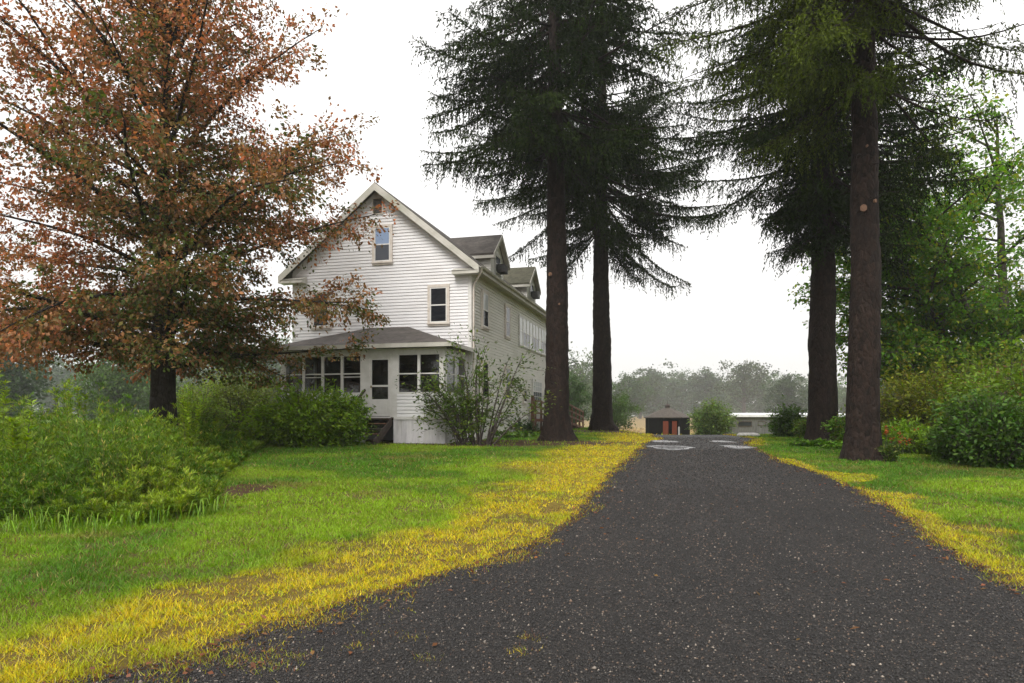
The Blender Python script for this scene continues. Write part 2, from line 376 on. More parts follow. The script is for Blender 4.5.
soil = mixc(lc * .62, np.array((.075, .05, .022)), near)
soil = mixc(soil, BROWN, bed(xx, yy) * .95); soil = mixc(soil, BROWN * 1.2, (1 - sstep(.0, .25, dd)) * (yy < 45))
m, t, o = nt('lawn_soil'); L = t.links.new
a = N(t, 'ShaderNodeAttribute', attribute_name='Col'); geo = N(t, 'ShaderNodeNewGeometry')
n1 = N(t, 'ShaderNodeTexNoise', Scale=14, Detail=8, Roughness=.7); L(geo.outputs['Position'], n1.inputs['Vector'])
r1 = N(t, 'ShaderNodeValToRGB'); r1.color_ramp.elements[0].color = (.5, .5, .5, 1); r1.color_ramp.elements[1].color = (1.35, 1.3, 1.2, 1); r1.color_ramp.elements[0].position = .3; r1.color_ramp.elements[1].position = .7
L(n1.outputs['Fac'], r1.inputs[0]); mm = N(t, 'ShaderNodeMix', data_type='RGBA', blend_type='MULTIPLY'); mm.inputs[0].default_value = 1
L(a.outputs['Color'], mm.inputs[6]); L(r1.outputs[0], mm.inputs[7])
p = N(t, 'ShaderNodeBsdfPrincipled', Roughness=.9); p.inputs['Specular IOR Level'].default_value = .15; L(mm.outputs[2], p.inputs['Base Color'])
b = N(t, 'ShaderNodeBump', Strength=.8, Distance=.03); L(n1.outputs['Fac'], b.inputs['Height']); L(b.outputs[0], p.inputs['Normal']); L(p.outputs[0], o.inputs[0])
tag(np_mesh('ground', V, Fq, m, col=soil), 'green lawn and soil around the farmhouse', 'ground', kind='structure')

# drive
rows = ROWS[(ROWS >= -2.5) & (ROWS <= 50)]
K = 60; dv = []
for y in rows:
    a_, b_ = float(xl(y)), float(xr(y)); s_ = np.linspace(0, 1, K)
    a_ += .12 * (vnoise(y * 1.9, 3.3, 8) - .5) * 2; b_ += .12 * (vnoise(y * 1.9, 9.3, 8) - .5) * 2
    xs = a_ + (b_ - a_) * s_; z = G(xs, np.full(K, y)) + .014
    dv.append(np.stack([xs, np.full(K, y), z], -1))
V = np.concatenate(dv); idx = np.arange(len(V)).reshape(len(rows), K)
Fq = np.stack([idx[:-1, :-1], idx[:-1, 1:], idx[1:, 1:], idx[1:, :-1]], -1).reshape(-1, 4)
m, t, o = nt('dark_gravel'); L = t.links.new
geo = N(t, 'ShaderNodeNewGeometry')
v1 = N(t, 'ShaderNodeTexVoronoi', Scale=85, Randomness=1); L(geo.outputs['Position'], v1.inputs['Vector'])
v2 = N(t, 'ShaderNodeTexVoronoi', Scale=30); L(geo.outputs['Position'], v2.inputs['Vector'])
bw = N(t, 'ShaderNodeSeparateColor'); L(v1.outputs['Color'], bw.inputs[0])
r1 = N(t, 'ShaderNodeValToRGB'); el = r1.color_ramp.elements
el[0].position = 0; el[0].color = (.0105, .0096, .0092, 1); el[1].position = .75; el[1].color = (.034, .030, .028, 1)
for pos, c_ in ((.92, (.055, .048, .045, 1)), (.968, (.12, .10, .09, 1)), (.992, (.28, .25, .22, 1))): q = el.new(pos); q.color = c_
L(bw.outputs[0], r1.inputs[0])
mpg = N(t, 'ShaderNodeMapping'); mpg.inputs['Scale'].default_value = (1.3, .35, 1); L(geo.outputs['Position'], mpg.inputs[0]); n1 = N(t, 'ShaderNodeTexNoise', Scale=1.1, Detail=8, Roughness=.68); L(mpg.outputs[0], n1.inputs['Vector'])
r2 = N(t, 'ShaderNodeValToRGB'); r2.color_ramp.elements[0].position = .35; r2.color_ramp.elements[0].color = (.42, .42, .42, 1); r2.color_ramp.elements[1].position = .68; r2.color_ramp.elements[1].color = (.86, .82, .79, 1); L(n1.outputs['Fac'], r2.inputs[0])
mm = N(t, 'ShaderNodeMix', data_type='RGBA', blend_type='MULTIPLY'); mm.inputs[0].default_value = 1; L(r1.outputs[0], mm.inputs[6]); L(r2.outputs[0], mm.inputs[7])
p = N(t, 'ShaderNodeBsdfPrincipled', Roughness=.62); p.inputs['Specular IOR Level'].default_value = .3; L(mm.outputs[2], p.inputs['Base Color'])
ad = N(t, 'ShaderNodeMath', operation='ADD'); L(v1.outputs['Distance'], ad.inputs[0]); L(v2.outputs['Distance'], ad.inputs[1])
b = N(t, 'ShaderNodeBump', Strength=1.0, Distance=.02); b.invert = True; L(ad.outputs[0], b.inputs['Height']); L(b.outputs[0], p.inputs['Normal']); L(p.outputs[0], o.inputs[0])
tag(np_mesh('driveway', V, Fq, m), 'dark gravel driveway running past the house', 'driveway', kind='structure')

# loose stones on the drive
rng = np.random.default_rng(11)
def sample_region(rng, y0, y1, dens, k=.82, pad=.6):
    A = (y1 - y0) * (y0 + y1) * k + 2 * pad * (y1 - y0); n = int(A * dens)
    y = np.sqrt(rng.random(n) * (y1 ** 2 - y0 ** 2) + y0 ** 2); x = (rng.random(n) * 2 - 1) * (k * y + pad)
    return x, y
sx, sy, ss = [], [], []
for y0, y1, dens, s0, s1 in ((3.2, 5.5, 4600, .003, .011), (5.5, 8, 2800, .004, .013), (8, 12, 1100, .006, .016), (12, 20, 260, .01, .02), (20, 29, 40, .014, .026)):
    x, y = sample_region(rng, y0, y1, dens); d, _ = drive_dist(x, y); k = d < .05 + .1 * rng.random(len(x)); x, y = x[k], y[k]
    sx.append(x); sy.append(y); ss.append(s0 + (s1 - s0) * rng.random(len(x)) ** 2.5 * (1 + .8 * (rng.random(len(x)) > .985)))
sx, sy, ss = map(np.concatenate, (sx, sy, ss)); n = len(sx)
octa = np.array([(1, 0, 0), (0, 1, 0), (-1, 0, 0), (0, -1, 0), (0, 0, .8), (0, 0, -.8)], float)
V = octa[None] * ss[:, None, None] * (1 + .7 * (rng.random((n, 6, 3)) - .5)); th = rng.random(n) * 2 * PI
c_, s_ = np.cos(th)[:, None], np.sin(th)[:, None]
V = np.stack([V[..., 0] * c_ - V[..., 1] * s_, V[..., 0] * s_ + V[..., 1] * c_, V[..., 2]], -1)
V += np.stack([sx, sy, G(sx, sy) + .014 + ss * .25], -1)[:, None]
f8 = np.array([(0, 1, 4), (1, 2, 4), (2, 3, 4), (3, 0, 4), (1, 0, 5), (2, 1, 5), (3, 2, 5), (0, 3, 5)])
Fq = (np.arange(n)[:, None, None] * 6 + f8[None]).reshape(-1, 3)
u = rng.random(n); base = np.where(u[:, None] < .90, np.array((.015, .0135, .013)), np.where(u[:, None] < np.where(sy < 5.6, .965, .985)[:, None], np.array((.10, .068, .048)), np.array((.20, .17, .14))))
base = base * (.35 + 1.3 * rng.random((n, 1)))
m2, t, o = nt('loose_stone'); a = N(t, 'ShaderNodeAttribute', attribute_name='Col'); p = N(t, 'ShaderNodeBsdfPrincipled', Roughness=.6); t.links.new(a.outputs['Color'], p.inputs['Base Color']); t.links.new(p.outputs[0], o.inputs[0])
tag(np_mesh('gravel', V.reshape(-1, 3), Fq, m2, col=np.repeat(base, 6, 0)), 'loose dark and pale stones scattered over the driveway', 'gravel', kind='stuff')

# puddles, one with a pale rim; solid ones have sky sheen painted pale
m3, t, o = nt('puddle_water'); L = t.links.new
a = N(t, 'ShaderNodeAttribute', attribute_name='Col'); p = N(t, 'ShaderNodeBsdfPrincipled', Roughness=.08); L(a.outputs['Color'], p.inputs['Base Color'])
geo = N(t, 'ShaderNodeNewGeometry'); n1 = N(t, 'ShaderNodeTexNoise', Scale=9, Detail=3); L(geo.outputs['Position'], n1.inputs['Vector']); r1 = N(t, 'ShaderNodeMapRange'); r1.inputs[1].default_value = .4; r1.inputs[2].default_value = .7; r1.inputs[3].default_value = .38; r1.inputs[4].default_value = .75
L(n1.outputs['Fac'], r1.inputs[0]); L(r1.outputs[0], p.inputs['Roughness']); L(p.outputs[0], o.inputs[0])
def puddle(px, py, wpx, aspect, label, rim, seed):
    x0, y0 = gp(px, py); rx = wpx / 2 / F * y0; ry = rx * aspect; k = 40; rings = [0, .3, .55, .7, .78, .86, .95, 1.0]
    P = []; Cc = []
    for q in rings:
        for i in range(k):
            th = i * 2 * PI / k; r = q * (1 + .14 * math.sin(3 * th + seed) + .08 * math.sin(7 * th + seed * 2))
            x, y = rx * r * math.cos(th), ry * r * math.sin(th)
            P.append((x, y, g(x0 + x, y0 + y) + .022 - g(x0, y0))); 
            if rim: w_ = 1 if .75 < q < .97 else (.35 if q > .97 else .06)
            else: w_ = 1 if q < .8 else .3
            w_ *= .6 + .6 * random.random(); Cc.append((.015 + .22 * w_, .015 + .215 * w_, .015 + .22 * w_))
    idx = np.arange(len(P)).reshape(len(rings), k); Fq = np.stack([idx[:-1], np.roll(idx, -1, 1)[:-1], np.roll(idx, -1, 1)[1:], idx[1:]], -1).reshape(-1, 4)
    ob = np_mesh('puddle', np.array(P), Fq, m3, col=np.array(Cc)); ob.location = (x0, y0, g(x0, y0)); tag(ob, label, 'puddle', 'puddles on the driveway')
puddle(670.5, 448, 42, 1.7, 'round puddle with a broad pale rim and dark middle on the drive', True, 1)
puddle(737.5, 447.5, 29, 1.9, 'small solid pale puddle beside the right grass edge of the drive', False, 2)
puddle(664, 441.8, 26, 2.2, 'thin pale puddle beyond the round rimmed one near the shed', False, 3.3)
puddle(722, 442, 22, 2.2, 'thin pale puddle at the crest beyond the small solid one', False, 4.1)

# ------------------------------------------------------------------ grass
rng = np.random.default_rng(21)
GX, GY, GH, GW = [], [], [], []
for y0, y1, dens, h0, h1, w_ in ((.6, 3.3, 2600, .018, .055, .014), (3.3, 5.2, 13000, .014, .050, .0075), (5.2, 7, 9500, .014, .052, .009), (7, 10, 5400, .016, .055, .0115), (10, 15, 2700, .02, .055, .016), (15, 22, 1150, .025, .06, .022), (22, 32, 430, .03, .07, .032), (32, 46, 140, .04, .09, .05), (46, 100, 10, .12, .3, .12)):
    x, y = sample_region(rng, y0, y1, dens, .82, 9 if y0 < 1 else (2.2 if y0 < 11 else 3.5)); d, left = drive_dist(x, y)
    nl = (y < 7.5) & left; edge = sstep(np.where(nl, -.62, -.16), np.where(nl, .28, .14), d + (fbm(x * 2.3, y * 2.3, 41) - .5) * np.where(nl, 1.2, np.where(left, .6, .32)))
    tuft = .28 + .72 * sstep(.32, .62, fbm(x * 6, y * 6, 43, 2)); tuft = tuft * (.6 + .6 * sstep(.3, .6, fbm(x * 1.7, y * 1.7, 44)))
    yl_ = yellow_amt(x, y); tuft = np.where(yl_ > .3, tuft ** 1.5, tuft)
    thin = np.exp(-((d - .55) / .14) ** 2) * .85 * sstep(.35, .55, fbm(x * .8, y * .8, 47)) * left; thin = np.maximum(thin, .55 * sstep(.58, .70, fbm(x * 2.2, y * 4.5, 49)) * (d < 1.3))
    k = rng.random(len(x)) < edge * tuft * (1 - .93 * bed(x, y)) * (1 - thin); k &= ~in_house(x, y, .1)
    x, y = x[k], y[k]; GX.append(x); GY.append(y); GH.append(h0 + (h1 - h0) * rng.random(len(x))); GW.append(np.full(len(x), w_))
GX, GY, GH, GW = map(np.concatenate, (GX, GY, GH, GW)); n = len(GX)
# stray tufts growing on the gravel
tx, ty = [], []
for (px, py) in ((357, 648), (428, 661), (528, 640), (520, 655), (410, 640), (300, 660), (230, 665)):
    a_, b_ = gp(px, py); k = 90; tx.append(a_ + rng.normal(0, .05, k)); ty.append(b_ + rng.normal(0, .04, k))
tx, ty = map(np.concatenate, (tx, ty)); GX = np.concatenate([GX, tx]); GY = np.concatenate([GY, ty]); GH = np.concatenate([GH, .02 + .03 * rng.random(len(tx))]); GW = np.concatenate([GW, np.full(len(tx), .005)]); n = len(GX)
col, yl_ = lawn_col(GX, GY)
v = rng.random((n, 1)); col = col * (.55 + .85 * v); dead = rng.random(n) < np.where(yl_ > .4, .16, .06); col[dead] = np.array((.20, .10, .04)) * (.5 + v[dead])
pale = rng.random(n) < np.where(yl_ > .4, .10, .03); col[pale] = np.array((.42, .36, .12)) * (.6 + .6 * v[pale])
yk = (yl_ > .3) & (rng.random(n) < .24); col[yk] = np.array((.36, .44, .012)) * (.6 + .7 * v[yk])
dg, _ = drive_dist(GX, GY); redk = (dg < .14) & (rng.random(n) < .35); col[redk] = np.array((.20, .07, .03)) * (.5 + v[redk])
GH *= .6 + .8 * fbm(GX * 2, GY * 2, 61) + .25 * (1 - yl_)
th = rng.random(n) * 2 * PI; lean = (.15 + 1.5 * rng.random(n) ** 1.3) * GH
P0 = np.stack([GX, GY, G(GX, GY) - .005], -1); wv = np.stack([np.cos(th), np.sin(th), np.zeros(n)], -1) * GW[:, None] * .5
ph = rng.random(n) * 2 * PI; ln = np.stack([np.cos(ph) * lean, np.sin(ph) * lean, GH], -1)
V = np.stack([P0 - wv, P0 + wv, P0 + ln], 1).reshape(-1, 3)
tag(np_mesh('grass', V, np.arange(n * 3).reshape(n, 3), M['grass'], col=np.repeat(col, 3, 0)), 'mown lawn grass turning yellow along the driveway edges', 'grass', kind='stuff')
print('grass blades', n)

# ------------------------------------------------------------------ broadleaf trees
def curve_pts(p0, d0, length, n, droop, rng, wob=.08):
    P = [np.array(p0, float)]; d = np.array(d0, float); st = length / (n - 1)
    for i in range(n - 1):
        d = d + np.array((0, 0, droop * st)) + rng.normal(0, wob, 3) * st; d /= np.linalg.norm(d); P.append(P[-1] + d * st)
    return np.array(P)
def leafy_twigs(rng, tw, per, spread, size, colfn, flat=.5):
    A = np.array([q[0] for q in tw]); B = np.array([q[1] for q in tw]); n = len(A) * per
    tt = rng.random(n) ** .8; i = np.repeat(np.arange(len(A)), per)
    c = A[i] + (B[i] - A[i]) * tt[:, None] * 1.08 + rng.normal(0, 1, (n, 3)) * np.array((spread, spread, spread * flat))
    ax = nrm(nrm(B[i] - A[i]) + rng.normal(0, .7, (n, 3)) + np.array((0, 0, -.45)))
    no = nrm(np.array((0, 0, 1.)) + rng.normal(0, .55, (n, 3)))
    s = size * (.65 + .7 * rng.random(n))
    return c, ax, no, s, colfn(c, i, rng)
def broadleaf(rng, stems, nprim, Rfn, h0, H, elev, nsec, ntw, per, lsize, colfn, bark, parent, cull=None, spread=.13, twl=.55, lm='leaf', sk=6, thick=1.0, droop=-.05, spread2=1.0, bad=None, gap=0):
    tb = Tubes(); trunk = Tubes(); tw = []
    for (bx, by, dx, dy, r0, top) in stems:
        n = 16; zs = np.linspace(0, 1, n) ** 1.1
        wx = np.cumsum(rng.normal(0, .035, n)) * top * .08; wy = np.cumsum(rng.normal(0, .035, n)) * top * .08
        P = np.stack([bx + dx * top * zs + wx * zs, by + dy * top * zs + wy * zs, zs * top], -1)
        rad = r0 * (1 - zs) ** (1.15 if len(stems) == 1 else .8) + .015; rad[0] *= 1.45; rad[1] *= 1.12
        P[0, 2] -= .15
        trunk.add(P, rad, 12, .1, rng)
        npn = int(nprim / len(stems))
        for k in range(npn):
            f = ((k + rng.random() * .8) / npn) ** 1.2; z = h0 + (top * .96 - h0) * f
            c = np.array([np.interp(z, P[:, 2], P[:, q]) for q in (0, 1)] + [z])
            az = k * 2.4 + rng.random() * .7; el = elev(z / H) + rng.normal(0, .1)
            Rr = Rfn(z / H, az) * (.8 + .35 * rng.random())
            if len(stems) > 1:      # aim outward from the centre of the whole crown
                az0 = math.atan2(c[1], c[0]); az = az0 + rng.normal(0, 1.1)
            d0 = np.array((math.cos(az) * math.cos(el), math.sin(az) * math.cos(el), math.sin(el)))
            ln = Rr / max(.35, math.cos(el)) * .95
            Q = curve_pts(c, d0, ln, 9, droop * (1.0 if el < .5 else .6), rng)
            if bad is not None:
                for _ in range(9):
                    if not bad(Q).any(): break
                    ln *= .86; d0 = nrm(d0 + np.array((0, 0, .04))); Q = curve_pts(c, d0, ln, 9, droop * .8, rng)
                if ln < 1.2: continue
            r1 = thick * (.035 + .014 * ln); rr = r1 * np.linspace(1, .12, 9); tb.add(Q, rr, 6)
            ns = max(3, int(nsec * ln / 6))
            for s in range(ns):
                u = .07 + .93 * (s + rng.random()) / ns; i = min(7, int(u * 8)); q0 = Q[i] + (Q[i + 1] - Q[i]) * (u * 8 - i)
                T = Q[i + 1] - Q[i]; T /= np.linalg.norm(T); sd = np.cross(T, (0, 0, 1)); sd /= np.linalg.norm(sd) + 1e-6; sg = 1 if s % 2 else -1
                d1 = T * (.55 + .3 * rng.random()) + sd * sg * (.4 + .6 * rng.random()) * spread2 + np.array((0, 0, rng.normal(0, .28))); d1 /= np.linalg.norm(d1)
                if gap and vnoise(q0[0] * .75 + q0[2] * .3 + 40, q0[1] * .75 + q0[2] * .9 + 40, 6) < gap: continue
                l2 = (.35 + .30 * ln * (1 - u * .75)) * (.6 + .6 * rng.random())
                S = curve_pts(q0, d1, l2, 6, droop * 2, rng, .15)
                if bad is not None and bad(S).any(): continue
                tb.add(S, thick * (.008 + .008 * l2) * np.linspace(1, .25, 6), 4)
                nt_ = max(2, int(ntw * l2 / 1.5))
                for w_ in range(nt_):
                    u2 = .15 + .85 * (w_ + rng.random()) / nt_; j = min(4, int(u2 * 5)); a = S[j] + (S[j + 1] - S[j]) * (u2 * 5 - j)
                    T2 = nrm(S[j + 1] - S[j]); dv_ = nrm(T2 * .7 + rng.normal(0, .55, 3) + np.array((0, 0, -.12))); b = a + dv_ * twl * (.5 + .8 * rng.random())
                    tw.append((a, b)); 
                    tb.add(np.array([a, (a + b) / 2, b]), np.array([.007, .005, .003]) * thick, 3)
    c, ax, no, s, col = leafy_twigs(rng, tw, per, spread, lsize, colfn)
    if cull is not None: k = cull(c); c, ax, no, s, col = c[k], ax[k], no[k], s[k], col[k]
    trunk.build('trunk', bark, parent); tb.build('branches', bark, parent)
    leaves('crown', c, ax, no, s, s * .62, col, M[lm], parent)
    return len(c)

# the reddening tree beside the porch
rng = np.random.default_rng(3)
tx0, ty0 = X(163, 19.0), 19.0; tz0 = g(tx0, ty0)
tree = empty('autumn_tree', (tx0, ty0, tz0), 'large spreading tree with leaves turning rusty red, left of the white house', 'tree')
TH = 15.8
def RfnA(f, az): return float(np.interp(f, [0, .13, .35, .5, .63, .8, 1], [6.7, 6.7, 5.7, 4.3, 3.1, 2.0, .5])) * (1 + .07 * math.sin(3 * az + 1)) * (1 - .08 * max(0, math.cos(az)) ** 3 * (1 if .22 < f < .4 else 0))
def colA(c, i, rng):
    n = len(c); cl = rng.random(int(i.max()) + 1)[i]
    w_ = vnoise(c[:, 0] * .55 + 9, c[:, 2] * .7 + c[:, 1] * .4, 5)
    r = np.hypot(c[:, 0], c[:, 1])
    red = sstep(.30, .72, w_ * .55 + .28 * c[:, 2] / TH + .16 * (c[:, 0] < 0) + .05 * r / 6 + (cl - .5) * .45 + .06)
    g1 = ccol(rng, n, (.07, .095, .018), .4, .12); r1 = ccol(rng, n, (.47, .185, .085), .4, .13); br = ccol(rng, n, (.22, .12, .05), .4, .12)
    col = mixc(g1, r1, red); k = rng.random(n) < .3; col[k] = br[k]; return col
def cull_geo(c):
    wx, wy, wz = c[:, 0] + tx0, c[:, 1] + ty0, c[:, 2] + tz0
    lx, ly = to_local(wx, wy)
    inside = (lx > -8.1) & (ly > -2.95) & (lx < .4)
    low = (wz < EYE + .75 + .6 * vnoise(wx * .7, wy * .7, 4) + .75 * sstep(2.2, 3.6, c[:, 0])) | (c[:, 0] > 5.95 + .5 * vnoise(wy * 1.5, wz * 1.5, 4))
    return ~(inside | low)
def cullA(c): return cull_geo(c) & (np.random.default_rng(8).random(len(c)) > .30 * sstep(4, 12, c[:, 2]))
na = broadleaf(rng, [(0, 0, .004, 0, .35, TH)], 96, RfnA, 2.3, TH, lambda f: float(np.interp(f, [0, .2, .4, .7, 1], [.02, .28, .62, .95, 1.2])), 19, 7, 25, .112, colA, M['bark_dark'], tree, cullA, spread=.13, droop=-.085, thick=.62, bad=lambda c: ~cull_geo(c), gap=.20)


# big green tree on the right
def colG(base, yel=.12, ybase=(.20, .20, .03)):
    def f(c, i, rng):
        n = len(c); cl = rng.random(int(i.max()) + 1)[i][:, None]
        col = ccol(rng, n, base, .35, .12) * (.7 + .6 * cl); k = rng.random(n) < yel; col[k] = ccol(rng, int(k.sum()), ybase, .3, .1); return col
    return f
rng = np.random.default_rng(5)
mx0, my0 = X(1012, 29), 29.0
mt = empty('maple_tree', (mx0, my0, g(mx0, my0)), 'bright green many-stemmed tree filling the right side behind the spruce trunks', 'tree')
broadleaf(rng, [(0, 0, -.06, 0, .26, 14.0), (-.5, .2, -.28, .05, .2, 11.5), (-.3, -.3, -.42, -.1, .15, 9.5), (.5, 0, .2, .1, .2, 12), (.2, .5, -.12, .3, .17, 11), (.3, -.4, .1, -.25, .16, 10.5), (-.4, -.1, -.66, -.12, .14, 8.5), (-.6, .3, -.48, .1, .15, 11)], 140,
          lambda f, az: float(np.interp(f, [0, .3, .7, 1], [5.0, 5.0, 3.8, 1.6])), 2.0, 14.0, lambda f: float(np.interp(f, [0, .5, 1], [.1, .5, .9])), 15, 6.6, 15, .17, colG((.105, .22, .02), .16, (.25, .28, .03)), M['bark_grey'], mt, spread=.18, droop=-.04, twl=.6, thick=.75, lm='leaf_thin')

# ------------------------------------------------------------------ spruces
def spruce(rng, key, H, z0, Rm, r0, label, dark, lite, litef, skirt=0, zdense=18, knots=(), rightbare=False):
    x0, y0 = SP[key]; gz = g(x0, y0)
    root = empty('spruce_tree', (x0, y0, gz), label, 'spruce tree', 'tall spruces lining the driveway')
    n = 150; zs = np.concatenate([[-.3, 0, .08, .18, .32, .5, .75, 1.05, 1.4, 1.9], np.linspace(2.1, H, n - 10)])
    k = 36; a = np.arange(k) * 2 * PI / k
    rad = r0 * (1 - np.clip(zs, 0, H) / H) ** .75 + .01
    fl = np.exp(-np.clip(zs, 0, 9) / .38)[:, None]
    lob = .75 + .65 * (np.sin(a * 5 + rng.random() * 6) * .5 + .5) + .35 * (np.sin(a * 3 + rng.random() * 6) * .5)
    flare = 1 + fl * ((.55 if key in 'AB' else .3) * lob[None])
    flare = flare * (1 + .10 * (rng.random((n, k)) - .5))
    wob = np.stack([np.cumsum(rng.normal(0, .007, n)), np.cumsum(rng.normal(0, .007, n)), zs], -1)
    tr = Tubes(); tr.add(wob, rad, k, flare=flare); tr.build('trunk', M['bark_spruce'], root)
    br = Tubes(); cen = []; ax = []; ln = []; cl = []
    es = min(1.1, max(.62, y0 / 27))
    def hang(p, L_, dens, bright, spread_dir):
        # a pendulous branchlet: short needle sprays down a hanging string
        m_ = max(2, int(L_ / (.075 * es) * dens)); tt = (np.arange(m_) + rng.random(m_)) / m_
        q = p[None] + np.stack([spread_dir[0] * tt * .35 * L_, spread_dir[1] * tt * .35 * L_, -tt * L_], -1) + rng.normal(0, .02, (m_, 3))
        d = np.stack([spread_dir[0] * .35 + rng.normal(0, .6, m_), spread_dir[1] * .35 + rng.normal(0, .6, m_), -np.ones(m_)], -1)
        cen.append(q); ax.append(d); ln.append(es * (.11 + .10 * rng.random(m_)) / (dens ** .6)); cl.append(np.full(m_, bright))
    z = z0; bi = 0
    while z < H - .5:
        f = (z - z0) / (H - z0); fine = z < zdense; nb = 6 if fine else 5
        for j in range(nb):
            az = rng.random() * 2 * PI; Lb = Rm * (1 - f) ** .5 * (.5 + .55 * rng.random())
            if z < z0 + 1.6: Lb *= .35 + .45 * rng.random()
            if Lb < .4: continue
            zz = z + rng.normal(0, .12); rt = np.array([np.interp(zz, zs, wob[:, 0]), np.interp(zz, zs, wob[:, 1]), zz])
            el0 = .06 + .45 * f + rng.normal(0, .17); m_ = 10; tt = np.linspace(0, 1, m_)
            sag = -.10 * Lb * (1.1 - f); h_ = np.sin(el0) * Lb * tt + sag * np.sin(tt * PI * .9) * 1.6 - (.28 - .1 * f) * Lb * tt ** 1.3 - rng.random() * .10 * Lb * tt ** 3
            aw = az + .12 * np.sin(tt * 3 + rng.random() * 6)
            Q = rt + np.stack([np.cos(aw) * Lb * tt, np.sin(aw) * Lb * tt, h_], -1)
            br.add(Q, (.012 + .010 * Lb) * np.linspace(1, .15, m_), 5)
            bare = rightbare and z < z0 + 2.2 and math.cos(az) > .2
            dens = 1.0 if fine else .4
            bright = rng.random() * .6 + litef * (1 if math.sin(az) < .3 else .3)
            ns = int(Lb / (.13 if fine else .3)); 
            if bare: ns = int(ns * .25)
            for s in range(ns):
                u = (.16 if not bare else .5) + (.84 if not bare else .5) * (s + rng.random()) / ns; i = min(m_ - 2, int(u * (m_ - 1))); p = Q[i] + (Q[i + 1] - Q[i]) * (u * (m_ - 1) - i)
                if vnoise(p[0] * 1.1 + p[2] * .6 + 50, p[1] * 1.1 + 50, 12) < .20: continue
                sg = 1 if s % 2 else -1; T = nrm(Q[i + 1] - Q[i]); sd = np.array((-T[1], T[0], 0)) * sg
                ls = (.34 + .75 * math.sin(min(1, (1 - u) * 1.4 + .12) * PI / 2)) * (.5 + .6 * rng.random()) * min(1, Lb / 3.2 + .3)
                d = nrm(T * .75 + sd * .85 + np.array((0, 0, -.12))); e = p + d * ls + np.array((0, 0, -.18 * ls * ls))
                br.add(np.array([p, e]), np.array([.009, .004]), 3)
                nh = max(1, int(ls / (.14 if fine else .32)))
                for h2 in range(nh):
                    uu = (h2 + rng.random()) / nh; pp = p + (e - p) * uu
                    hang(pp, (.12 + .6 * rng.random() ** 2) * (1.15 - .35 * f), dens, bright, d)
                # needles on the branchlet itself
                mm_ = max(2, int(ls / (.06 * es) * dens)); tt2 = rng.random(mm_)[:, None]; cen.append(p + (e - p) * tt2 + rng.normal(0, .025, (mm_, 3))); ax.append(d[None] + rng.normal(0, .5, (mm_, 3))); ln.append(es * (.12 + .08 * rng.random(mm_)) / dens ** .6); cl.append(np.full(mm_, bright + .15))
            bi += 1
        z += (.36 if fine else .6) * (.8 + .4 * rng.random())
    # dead twigs under the crown
    for q in range(26):
        zz = z0 - 3.2 + 3.4 * rng.random(); az = rng.random() * 6.28; rt = np.array([0, 0, zz]) + wob[10] * (1, 1, 0)
        Q = curve_pts(rt, (math.cos(az), math.sin(az), -.1), .5 + .9 * rng.random(), 5, -.25, rng, .3); br.add(Q, np.linspace(.014, .004, 5), 4)
    cen, ax, ln, cl = map(np.concatenate, (cen, ax, ln, cl)); n = len(cen)
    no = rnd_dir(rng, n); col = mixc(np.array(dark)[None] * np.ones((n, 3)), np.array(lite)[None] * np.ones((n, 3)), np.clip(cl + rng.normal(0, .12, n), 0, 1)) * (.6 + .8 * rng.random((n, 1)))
    br.build('branches', M['bark_spruce'], root)
    leaves('crown', cen, ax, no, ln, ln * .24 + .007, col, M['needle'], root)
    for (kz, az, rr) in knots:
        rt = r0 * (1 - kz / H) ** .75 + .02; mb = MB(); kk = 12
        P = [(math.cos(i * 2 * PI / kk) * rr * (1 + .12 * math.sin(3 * i)), math.sin(i * 2 * PI / kk) * rr * 1.15) for i in range(kk)]
        dx, dy = math.cos(az), math.sin(az); px, py = -dy, dx
        mb.prism([(dx * rt * .9 + px * u, dy * rt * .9 + py * u, kz + v) for u, v in P], (dx * (.1 * rt + .03), dy * (.1 * rt + .03), 0))
        ob = mb.build('branch_scar', M['cut_wood'], root); ob['label'] = 'pale round scar of a cut branch'
    print('spruce', key, n)
az_cam = lambda k: math.atan2(-SP[k][1], -SP[k][0])
spruce(np.random.default_rng(31), 'A', 25.5, 10.9, 6.9, .47, 'thick-trunked spruce nearest the white house with roots flaring in a brown bed', (.009, .017, .004), (.034, .055, .010), .0, knots=((Z(275, 26) - .65, az_cam('A') - .7, .065), (Z(305, 26) - .65, az_cam('A') + .2, .035)))
spruce(np.random.default_rng(32), 'B', 26.5, 11.2, 7.6, .56, 'farther spruce between the house and the far shed, right behind the nearer left one', (.009, .016, .004), (.03, .05, .009), .0)
spruce(np.random.default_rng(33), 'C', 23.5, 9.6, 5.9, .385, 'nearest spruce with bare reddish trunk and a pale branch scar, right of the drive', (.011, .021, .005), (.085, .115, .014), .22, zdense=14.5, knots=((Z(211, 17) - .5, az_cam('C') + .05, .075), (Z(204, 17) - .5, az_cam('C') + .95, .04), (Z(150, 17) - .5, az_cam('C') + .3, .025)), rightbare=True)
spruce(np.random.default_rng(34), 'D', 25.0, 8.1, 6.2, .50, 'dark low-branched spruce just behind the bare reddish trunk, right of the drive', (.009, .017, .004), (.03, .053, .009), .0)

